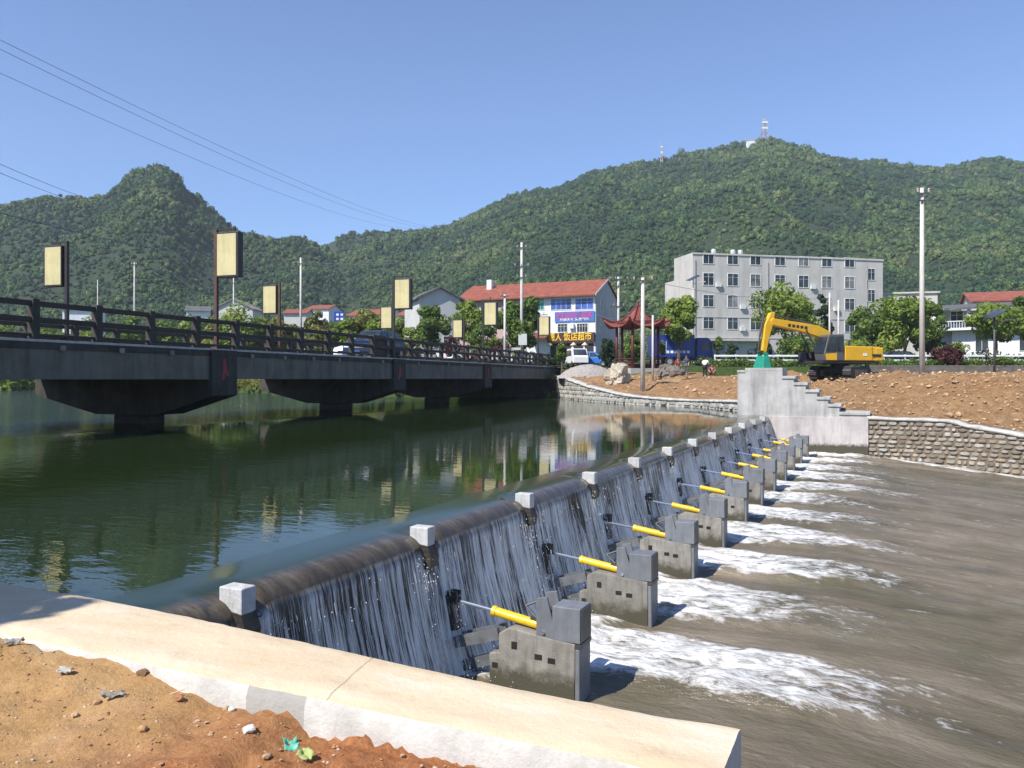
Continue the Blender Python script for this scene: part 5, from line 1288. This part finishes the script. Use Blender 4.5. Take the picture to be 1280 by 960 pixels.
gr = empty('guard_rail', (x0, 75.6, gz(x0+3, 75.6)), 0, 'long white roadside guard rail behind the earth site', 'guard rail')
for z in (.42, .85): MB().box(0, x1-x0, -.05, .05, z, z+.17).build('rail', wframe, gr, False, .02)
n = int((x1-x0)/2)
for k in range(n+1): MB().box(k*2-.05, k*2+.05, .052, .16, -.05, 1.06).build('post', wframe, gr)
x0, x1 = Xat(1088,72.4), Xat(1310,72.4)
pw = empty('planter_wall', (x0, 72.2, 1.7), 0, 'low dark stone kerb wall between the earth and the roadside planting', 'wall')
MB().box(0, x1-x0, 0, .35, 0, Zat(458,72.2)-1.7).build('wall_body', mat('dark_kerb', (.13,.115,.10), .9, .35, 1.5, .3, 8), pw); MB().box(-.02, x1-x0, -.03, .38, Zat(458,72.2)-1.698, Zat(457.2,72.2)-1.69).build('coping', conc, pw)
# road sign
D = 130; r = empty('road_sign', (Xat(424,D), D, 3.2), 0, 'blue road sign with white marks behind the bridge', 'road sign')
MB().tube((.6,0,0), (.6,0,Zat(390,D)-3.2), .08, .08, 10).build('pole', iron, r)
z0, z1 = Zat(402,D)-3.2, Zat(389.5,D)-3.2
pn = MB().box(-.8, .85, -.14, -.09, z0, z1).build('sign_panel', mat('sign_blue', (.01,.045,.33), .5, .05), r)
for a in (-.45, .25):
    for b in (.25, .95): MB().box(a, a+.4, -.16, -.142, z0+b, z0+b+.35).build('sign_mark', mw, pn)
# masts on the ridge
def mast(px, ytop, ybot, D, w_, lab):
    x = Xat(px, D); zb_ = Zat(ybot, D); h = Zat(ytop, D)-zb_
    r = empty('radio_mast', (x, D, zb_-6), 0, lab, 'radio mast'); m1 = MB(); m2 = MB(); n = 8
    for k in range(n):
        za, zc = 6+h*k/n, 6+h*(k+1)/n; wa, wc = w_*(1-.75*k/n), w_*(1-.75*(k+1)/n); mb = m1 if k % 2 else m2
        if k == 0: za = 0
        for sx, sy in ((-1,-1),(1,-1),(1,1),(-1,1)):
            mb.tube((sx*wa/2,sy*wa/2,za), (sx*wc/2,sy*wc/2,zc), .30, .30, 5)
            mb.tube((sx*wa/2,sy*wa/2,za), (sy*wc/2*-1*sx*sx,sx*wc/2,zc), .18, .18, 5) if False else mb.tube((sx*wa/2,sy*wa/2,za), (-sx*wc/2 if sx == sy else sx*wc/2, sy*wc/2 if sx == sy else -sy*wc/2, zc), .18, .18, 5)
    m1.build('lattice', mat('mast_grey', (.35,.36,.38), .6), r); m2.build('lattice', mat('mast_red', (.36,.16,.15), .6), r)
    for z in (h*.55+6, h*.8+6): MB().rbox((0,-w_*.3,z), w_*.9, .6, 1.5).build('antenna', wframe, r)
    return r
mast(955.5, 148, 176, 690, 5.5, 'lattice radio mast on the highest summit of the right hill')
mast(827, 178, 206, 690, 1.9, 'thin radio mast on the left shoulder of the right hill')
D = 690; r = empty('hilltop_hut', (Xat(938,D), D-4, Zat(186,D)), 0, 'tiny white hut beside the mast on the summit', 'hut'); MB().box(-3.5, 3.5, 0, 5, -6, 6.5).build('wall', whit, r); MB().box(-4, 4, -.4, 5.4, 6.502, 7).build('roof', lgrey, r)
# overhead lines
wm_ = mat('wire_black', (.13,.14,.17), .6, .1)
def wire(a, b, sag, rad, lab, n=24, m=wm_):
    pts = []
    for i in range(n+1):
        t = i/n; p = a.lerp(b, t); p.z -= sag*4*t*(1-t); pts.append(p)
    o = MB().path(pts, rad, 5).build('power_line', m); tag(o, lab, 'power line'); return o
wire(P(-60,20,70), P(545,285,330), 3, .026, 'uppermost of the long power lines crossing the sky at the left')
wire(P(-60,32,70), P(541,286,330), 3.5, .026, 'second power line from the top, close beneath the uppermost one')
wire(P(-60,64,70), P(515,286,330), 3.4, .024, 'third power line from the top, crossing the sky well below the first two')
wire(P(-60,178,90), P(180,262,300), 2, .04, 'short faint power line left of the peak, upper of a pair')
wire(P(-60,190,90), P(165,264,300), 2, .04, 'short faint power line left of the peak, lower of a pair')
wire(P(-60,250,60), P(292,322,165), 1.0, .045, 'dark power line running across the left wooded hill')
wire(P(376,326,118), P(652,306,86), 1.2, .02, 'wire from the concrete pole behind the bridge to the shop pole')
wire(P(652,310,86), P(773,350,92), .6, .02, 'wire from the shop pole to the pole beside the pavilion')
wire(P(744,391,112), P(773,398,92), .3, .025, 'short black wire leaving the shop gable')
wire(P(803.5,349,60), P(1040,372,88), .7, .018, 'wire from the pole by the pavilion towards the thin poles')
# ------------------------------------------------------------------ trees and shrubs
LEAF_A = leafmat('leaf_fresh', (.085,.145,.018), (.18,.26,.038), (.29,.34,.065))
LEAF_B = leafmat('leaf_mid', (.05,.10,.018), (.11,.18,.032), (.20,.255,.05))
LEAF_C = leafmat('leaf_dark', (.016,.036,.016), (.032,.064,.026), (.06,.10,.036))
LEAF_R = leafmat('leaf_purple', (.045,.012,.018), (.09,.025,.03), (.14,.06,.04))
LEAF_Y = leafmat('leaf_yellow', (.10,.12,.02), (.19,.20,.04), (.28,.26,.07))
bark = mat('bark', (.10,.08,.06), .9, .3, 5, .5, 20); barkw = mat('whitewashed_bark', (.55,.54,.5), .9, .15, 5)
def crown_mesh(H, W, zb, n, leaf, seed, shape='round'):
    rg = np.random.default_rng(seed); hc = (H-zb)
    C = []; 
    n = int(n*2.3); leaf *= .78
    k = int(34 if shape == 'round' else 22)
    while len(C) < k:
        p = rg.uniform(-1, 1, 3)
        if (p**2).sum() > 1: continue
        if (p**2).sum() < .12 and rg.random() < .7: continue
        if shape == 'cone':
            t = (p[2]+1)/2; p[0] *= (1.1-t); p[1] *= (1.1-t)
        C.append(p)
    C = np.array(C)*np.array([W/2*.80, W/2*.80, hc/2*.82])+np.array([0, 0, zb+hc/2])
    C += rg.normal(0, .05*W, C.shape)
    r = rg.uniform(.15, .30, k)*W*(.8 if shape != 'cone' else .6)
    ci = rg.integers(0, k, n)
    d = rg.normal(0, 1, (n, 3)); d /= np.linalg.norm(d, axis=1)[:, None]; d[:, 2] = d[:, 2]*.8+.08
    rad = r[ci]*rg.uniform(.45, 1.0, n)**.6
    Pp = C[ci]+d*rad[:, None]
    nn = d+rg.normal(0, .55, (n, 3)); nn[:, 2] += .25; nn /= np.linalg.norm(nn, axis=1)[:, None]
    a = np.cross(nn, rg.normal(0, 1, (n, 3))); a /= np.linalg.norm(a, axis=1)[:, None]; b = np.cross(nn, a)
    s = leaf*rg.uniform(.6, 1.4, n)[:, None]
    V = np.stack([Pp-a*s, Pp-b*s*.55, Pp+a*s, Pp+b*s*.55], 1).reshape(-1, 3)
    F_ = np.arange(4*n).reshape(n, 4)
    me = np_mesh('crown', V, F_)
    t = np.clip(.5+rg.normal(0, .16, k)[ci]+rg.normal(0, .16, n), 0, 1)
    fattr(me, 'tint', t, 'FACE'); return me, C
def tree(name, x, y, H, W, trunk, leafm, lab, cat, n=2200, leaf=.2, seed=1, shape='round', zb=None, group=None, white=False, z0=None):
    z = gz(x, y) if z0 is None else z0
    r = empty(name, (x, y, z-.03), 0, lab, cat, group)
    me, C = crown_mesh(H, W, trunk, n, leaf, seed, shape)
    link_mesh('crown', me, leafm, r)
    rg = random.Random(seed); mb = MB(); tr = .022*H+.03
    top = Vector((rg.uniform(-.2,.2), rg.uniform(-.2,.2), trunk+(H-trunk)*.45))
    mid = Vector((rg.uniform(-.1,.1), rg.uniform(-.1,.1), trunk*.8+.05))
    mb.tube((0,0,-.2), mid, tr, tr*.8, 10); mb.tube(mid, top, tr*.8, tr*.35, 8)
    for c in C[:9]: mb.tube(mid.lerp(top, rg.random()*.8), Vector(c), tr*.35, tr*.1, 5)
    t = mb.build('trunk', bark, r)
    if white: MB().tube((0,0,.0), (0,0,1.2), tr*1.06, tr*.98, 10).build('whitewash', barkw, t)
    return r
def tr_px(name, px, ytop, D, wpx, trunk, lm_, lab, cat, **k):
    x = Xat(px, D); z = gz(x, D); H = Zat(ytop, D)-z
    return tree(name, x, D, H, wpx/1000*D, trunk*H, lm_, lab, cat, **k)
tr_px('round_tree', 848, 372, 80.8, 52, .36, LEAF_A, 'round bright green tree in front of the left corner of the office block', 'tree', n=2600, leaf=.26, seed=11)
tr_px('broad_tree', 981, 360, 88, 78, .40, LEAF_A, 'broad tree with a whitewashed trunk behind the excavator boom', 'tree', n=3400, leaf=.27, seed=12, white=True)
tr_px('conifer', 1029, 364, 92, 34, .1, LEAF_C, 'slim dark conifer between the broad tree and the two thin poles', 'tree', n=2000, leaf=.22, seed=13, shape='cone')
tr_px('broad_tree', 1090, 378, 90, 58, .22, LEAF_B, 'leafy tree directly behind the tail of the excavator', 'tree', n=2800, leaf=.27, seed=14)
tr_px('broad_tree', 1130, 366, 88, 74, .25, LEAF_A, 'largest dense tree, just left of the tallest concrete pole', 'tree', n=3800, leaf=.27, seed=15)
tr_px('broad_tree', 1160, 384, 92, 40, .22, LEAF_B, 'tree right behind the tallest concrete pole', 'tree', n=2000, leaf=.25, seed=16)
tr_px('broad_tree', 1244, 378, 80, 62, .42, LEAF_A, 'loose crowned tree behind the dark solar street lamp', 'tree', n=2300, leaf=.25, seed=17)
tr_px('broad_tree', 1284, 366, 84, 52, .3, LEAF_B, 'tree cut by the right picture edge', 'tree', n=2200, leaf=.25, seed=18)
tr_px('round_bush', 1066, 422, 84, 40, .05, LEAF_A, 'rounded bright bush behind the excavator cab', 'bush', n=1300, leaf=.2, seed=19)
tr_px('round_bush', 1103, 424, 83, 36, .05, LEAF_A, 'rounded bright bush under the trees, above the black car', 'bush', n=1300, leaf=.2, seed=20)
tr_px('purple_bush', 1184, 432, 74, 36, .05, LEAF_R, 'dark purple red bush by the guard rail right of the tallest pole', 'bush', n=1600, leaf=.14, seed=21)
tr_px('round_bush', 1190, 424, 86, 34, .05, LEAF_B, 'green bush behind the purple red bush before the white house', 'bush', n=1100, leaf=.18, seed=22)
tr_px('round_bush', 1253, 446, 72.8, 24, .05, LEAF_B, 'small green bush at the foot of the dark solar street lamp', 'bush', n=900, leaf=.12, seed=23)
tr_px('young_tree', 897, 420, 82, 12, .5, LEAF_B, 'thin young palm like tree in front of the grey shutter', 'tree', n=420, leaf=.22, seed=24)
tr_px('round_bush', 915, 428, 80, 17, .05, LEAF_C, 'dark rounded shrub right of the thin young tree', 'bush', n=900, leaf=.14, seed=25)
tr_px('round_bush', 955, 420, 86, 22, .1, LEAF_C, 'dark shrub behind the green excavator bucket', 'bush', n=900, leaf=.17, seed=26)
tr_px('round_bush', 1000, 420, 84, 50, .05, LEAF_B, 'spreading green shrub under the broad tree with whitewashed trunk', 'bush', n=1700, leaf=.2, seed=27)
tr_px('broad_tree', 648, 366, 88, 60, .22, LEAF_B, 'dark leafy tree in front of the shop, between two utility poles', 'tree', n=3400, leaf=.26, seed=28)
tr_px('broad_tree', 588, 374, 96, 46, .25, LEAF_A, 'bright loose tree left of the tall lantern by the shop', 'tree', n=1900, leaf=.26, seed=29)
tr_px('broad_tree', 540, 380, 92, 44, .25, LEAF_B, 'tree before the pale gabled house, right of the dark car', 'tree', n=1700, leaf=.25, seed=30)
tr_px('round_bush', 516, 406, 86, 28, .1, LEAF_A, 'pale green shrub just right of the dark car on the bridge', 'bush', n=1100, leaf=.2, seed=31)
tr_px('round_bush', 606, 398, 84, 46, .05, LEAF_B, 'bushy shrub below the tall lantern sign near the bridge end', 'bush', n=1700, leaf=.2, seed=32)
tr_px('purple_bush', 563, 418, 83, 30, .05, LEAF_R, 'red leaved shrub behind the smallest lantern sign', 'bush', n=900, leaf=.16, seed=33)
tr_px('purple_bush', 622, 426, 83, 36, .05, LEAF_R, 'red leaved shrub behind the scooters near the bridge end', 'bush', n=1000, leaf=.16, seed=34)
tr_px('young_tree', 702, 424, 76, 14, .35, LEAF_B, 'young dark tree at the right end of the bridge by the shop fascia', 'tree', n=500, leaf=.16, seed=35)
tr_px('round_bush', 692, 452, 75, 22, .05, LEAF_Y, 'yellowish shrub on the bank where the bridge ends', 'bush', n=700, leaf=.13, seed=36)
tr_px('round_bush', 762, 420, 80, 26, .08, LEAF_C, 'dark shrub left of the pavilion columns', 'bush', n=900, leaf=.17, seed=37)
tr_px('round_bush', 790, 412, 84, 34, .08, LEAF_B, 'green shrub seen through the pavilion', 'bush', n=1200, leaf=.2, seed=38)
tr_px('young_tree', 828, 426, 78, 10, .4, LEAF_A, 'tiny bright sapling before the blue lorry', 'tree', n=320, leaf=.15, seed=39)
# the green belt beyond the bridge on the far bank
rg = random.Random(6)
row = [(-60,404,70),(-22,396,60),(18,398,60),(52,402,50),(90,404,52),(130,392,60),(160,386,46),(196,394,52),(228,398,46),(262,396,50),(300,386,74),(338,396,50),(362,404,40),(398,392,44),(430,398,40),(455,380,46),(474,394,36),(500,398,40)]
words = ['first','second','third','fourth','fifth','sixth','seventh','eighth','ninth','tenth','eleventh','twelfth','thirteenth','fourteenth','fifteenth','sixteenth','seventeenth','eighteenth']
for i, (px, yt, wp) in enumerate(row):
    D = 126+rg.uniform(-6, 12) if px < 300 else 112+rg.uniform(-3, 10)
    x = Xat(px, D)
    tr_px('bank_tree', px, yt, D, wp, .06, [LEAF_A, LEAF_A, LEAF_Y, LEAF_B][rg.randrange(4)], f'{words[i]} bushy tree from the left in the green belt behind the bridge', 'tree', n=1700, leaf=.36, seed=50+i, group='bushy trees on the bank behind the bridge')
row2 = [(-40,176),(60,170),(110,165),(215,172),(245,168),(330,180),(418,170),(470,172),(520,140),(560,138)]
for i, (px, D) in enumerate(row2):
    tr_px('bank_tree', px, 394+rg.uniform(-6, 4), D, 46, .06, [LEAF_B, LEAF_A, LEAF_B][i % 3], f'{words[i]} tree from the left in the back row before the hills', 'tree', n=1100, leaf=.45, seed=90+i, group='trees in the back row before the hills')
tree('bank_tree', -7.45, 2.1, 6.2, 2.6, 3.2, LEAF_B, 'leafy tree on the near bank, shading the left end of the concrete wall', 'tree', n=1500, leaf=.14, seed=77, z0=.3)
# far-bank reeds and hedges: ground cover nobody could count
def cover(name, pts, wid, h, n, leaf, lm_, lab, seed):
    rg = np.random.default_rng(seed); V = []; T = []
    P3 = [Vector((a, b)) for a, b in pts]; L = [0]
    for a, b in zip(P3[:-1], P3[1:]): L.append(L[-1]+(b-a).length)
    s = rg.uniform(0, L[-1], n); k = np.searchsorted(L, s, 'right')-1; k = np.clip(k, 0, len(P3)-2)
    pos = np.array([list(P3[i].lerp(P3[i+1], (a-L[i])/(L[i+1]-L[i]))) for i, a in zip(k, s)])
    pos += rg.normal(0, wid/2.4, pos.shape)
    z, sd_ = land_z(pos[:, 0], pos[:, 1]); ok = sd_ > .2; pos, z = pos[ok], z[ok]; n = len(pos)
    hm_ = np.array([.55+.5*max(-.6, fbm(a*.6, b*.6, seed, 3)) for a, b in pos])*h
    z = z+rg.uniform(0, 1, n)**.7*hm_
    nn = rg.normal(0, 1, (n, 3)); nn[:, 2] += .8; nn /= np.linalg.norm(nn, axis=1)[:, None]
    a = np.cross(nn, rg.normal(0, 1, (n, 3))); a /= np.linalg.norm(a, axis=1)[:, None]; b = np.cross(nn, a)
    c = np.stack([pos[:, 0], pos[:, 1], z], 1); ss = leaf*rg.uniform(.6, 1.4, n)[:, None]
    V = np.stack([c-a*ss, c-b*ss*.5, c+a*ss, c+b*ss*.5], 1).reshape(-1, 3)
    me = np_mesh(name, V, np.arange(4*n).reshape(n, 4)); fattr(me, 'tint', np.clip(rg.normal(.5, .22, n), 0, 1), 'FACE')
    return tag(link_mesh(name, me, lm_), lab, None, None, 'stuff')
cover('bank_reeds', [(-130,202),(-43,111),(-16,83.5),(-9,77.5),(-3,80),(0,86)], 7, 1.0, 34000, .24, LEAF_Y, 'reeds and weeds along the far bank behind the bridge', 3)
cover('roadside_hedge', [(Xat(880,74.5),74.5),(Xat(1300,74.5),74.5)], 1.3, 1.0, 9000, .12, LEAF_B, 'low planting along the guard rail', 4)
cover('roadside_hedge', [(Xat(868,90.5),90.5),(Xat(1290,90.5),90.5)], 2.0, 2.2, 9000, .18, LEAF_C, 'dark hedge on the far side of the road', 5)
cover('roadside_hedge', [(-8,91),(Xat(700,92),92)], 2.5, 2.0, 5000, .2, LEAF_B, 'hedge between the shop forecourt and the bridge road', 6)
cover('bank_weeds', [(2.6,76),(3.8,74),(4.6,72)], 1.2, 1.2, 1500, .12, LEAF_Y, 'weeds where the bridge meets the bank', 7)
# ------------------------------------------------------------------ people
skin = mat('skin', (.42,.25,.17), .6, .06)
def person(loc, rz, pose, shirt, trousers, hair, lab, s=1.0):
    r = empty('person', loc, rz, lab, 'person'); r.scale = (s, s, s)
    J = {'pel':(0,0,.93),'che':(0,.0,1.25),'nek':(0,0,1.45),'hed':(0,-.02,1.60),'top':(0,-.01,1.70),
         'shl':(-.18,0,1.40),'ell':(-.24,.02,1.12),'hal':(-.23,-.08,.88),'fil':(-.23,-.10,.78),'shr':(.18,0,1.40),'elr':(.24,.02,1.12),'har':(.23,-.08,.88),'fir':(.23,-.10,.78),
         'hil':(-.10,0,.90),'knl':(-.11,-.02,.50),'anl':(-.11,.02,.08),'tol':(-.12,-.14,.04),'hir':(.10,0,.90),'knr':(.11,-.02,.50),'anr':(.11,.02,.08),'tor':(.12,-.14,.04)}
    J.update(pose)
    Rd = dict(pel=.13,che=.135,nek=.055,hed=.098,top=.075,shl=.07,ell=.045,hal=.035,fil=.03,shr=.07,elr=.045,har=.035,fir=.03,hil=.095,knl=.06,anl=.042,tol=.035,hir=.095,knr=.06,anr=.042,tor=.035)
    E_ = [('pel','che'),('che','nek'),('nek','hed'),('hed','top'),('che','shl'),('shl','ell'),('ell','hal'),('hal','fil'),('che','shr'),('shr','elr'),('elr','har'),('har','fir'),('pel','hil'),('hil','knl'),('knl','anl'),('anl','tol'),('pel','hir'),('hir','knr'),('knr','anr'),('anr','tor')]
    def grow(name, keys, grow_, m, parent, root, cut=None):
        ks = [k for k in keys]; me = bpy.data.meshes.new(name); me.from_pydata([J[k] for k in ks], [(ks.index(a), ks.index(b)) for a, b in E_ if a in ks and b in ks], [])
        o = bpy.data.objects.new(name, me); COL.objects.link(o); o.parent = parent; me.materials.append(m)
        md = o.modifiers.new('skin', 'SKIN'); md.use_smooth_shade = True
        for k, v in zip(ks, me.skin_vertices[0].data): v.radius = (Rd[k]*grow_, Rd[k]*grow_); v.use_root = (k == root)
        ss = o.modifiers.new('sub', 'SUBSURF'); ss.levels = 1; ss.render_levels = 2
        return o
    grow('body', list(J), 1.0, skin, r, 'pel')
    grow('shirt', ['pel','che','shl','ell','shr','elr'], 1.28, shirt, r, 'pel')
    grow('trousers', ['pel','hil','knl','anl','hir','knr','anr'], 1.25, trousers, r, 'pel')
    h = Vector(J['hed']); t_ = Vector(J['top'])
    MB().ball(h.lerp(t_, .6)+Vector((0,.015,.02)), .105, .115, .09, 2, .1, 3).build('hair', hair, r, True)
    for sx in (-1, 1): MB().ball(h+Vector((sx*.035,-.085,.02)), .012, .01, .01, 1).build('eye', dk, r)
    MB().ball(h+Vector((0,-.105,-.01)), .014, .02, .022, 1).build('nose', skin, r)
    return r
hr_ = mat('black_hair', (.015,.013,.012), .6); red_s = mat('shirt_red', (.42,.03,.06), .8, .15, 8); nav_s = mat('shirt_navy', (.035,.045,.08), .8, .2, 8); wh_s = mat('shirt_white', (.72,.73,.74), .8, .08, 8); mar_s = mat('shirt_maroon', (.17,.035,.045), .8, .2, 8); blk_s = mat('cloth_black', (.02,.02,.024), .85, .2, 8); gry_s = mat('cloth_grey', (.10,.10,.11), .85, .2, 8)
def pz_(px, D): x = Xat(px, D); return (x, D, gz(x, D))
walk = {'knl':(-.11,-.16,.52),'anl':(-.11,-.12,.10),'tol':(-.12,-.27,.06),'knr':(.11,.06,.50),'anr':(.11,.24,.12),'tor':(.12,.12,.05),'har':(.22,-.20,.95),'fir':(.22,-.26,.87)}
person(pz_(847,68), R(30), {'har':(.20,-.28,1.05),'fir':(.18,-.34,1.0)}, red_s, blk_s, hr_, 'person in a bright red top standing by the dark boulder')
person(pz_(858,70), R(-40), {'ell':(-.30,-.05,1.18),'hal':(-.10,-.24,1.16),'fil':(-.04,-.28,1.14)}, nav_s, gry_s, hr_, 'person in dark blue standing right of the one in red')
person(pz_(881,66), R(150), {'che':(0,-.14,1.20),'nek':(0,-.28,1.36),'hed':(0,-.36,1.46),'top':(0,-.40,1.55),'shl':(-.19,-.2,1.33),'shr':(.19,-.2,1.33),'ell':(-.28,-.30,1.08),'elr':(.30,-.26,1.12),'hal':(-.2,-.42,.9),'har':(.24,-.45,.95),'fil':(-.18,-.46,.82),'fir':(.22,-.5,.87)}, wh_s, blk_s, hr_, 'person in a white shirt and dark trousers, stooping slightly on the earth')
cr = {'pel':(0,.10,.38),'che':(0,-.06,.66),'nek':(0,-.16,.84),'hed':(0,-.22,.97),'top':(0,-.23,1.07),'shl':(-.18,-.10,.80),'shr':(.18,-.10,.80),'ell':(-.26,-.28,.58),'elr':(.26,-.28,.58),'hal':(-.15,-.44,.44),'har':(.15,-.44,.44),'fil':(-.12,-.50,.36),'fir':(.12,-.50,.36),
      'hil':(-.11,.08,.36),'hir':(.11,.08,.36),'knl':(-.20,-.30,.50),'knr':(.20,-.30,.50),'anl':(-.17,-.06,.08),'anr':(.17,-.06,.08),'tol':(-.18,-.22,.04),'tor':(.18,-.22,.04)}
person(pz_(890.5,65.5), R(-20), cr, mar_s, mar_s, hr_, 'person in dark red crouching on the earth beside the white shirted one')
person((Xat(1234,73.4), 73.4, 3.0), R(60), walk, nav_s, blk_s, hr_, 'person in dark clothes walking along the guard rail at the right')
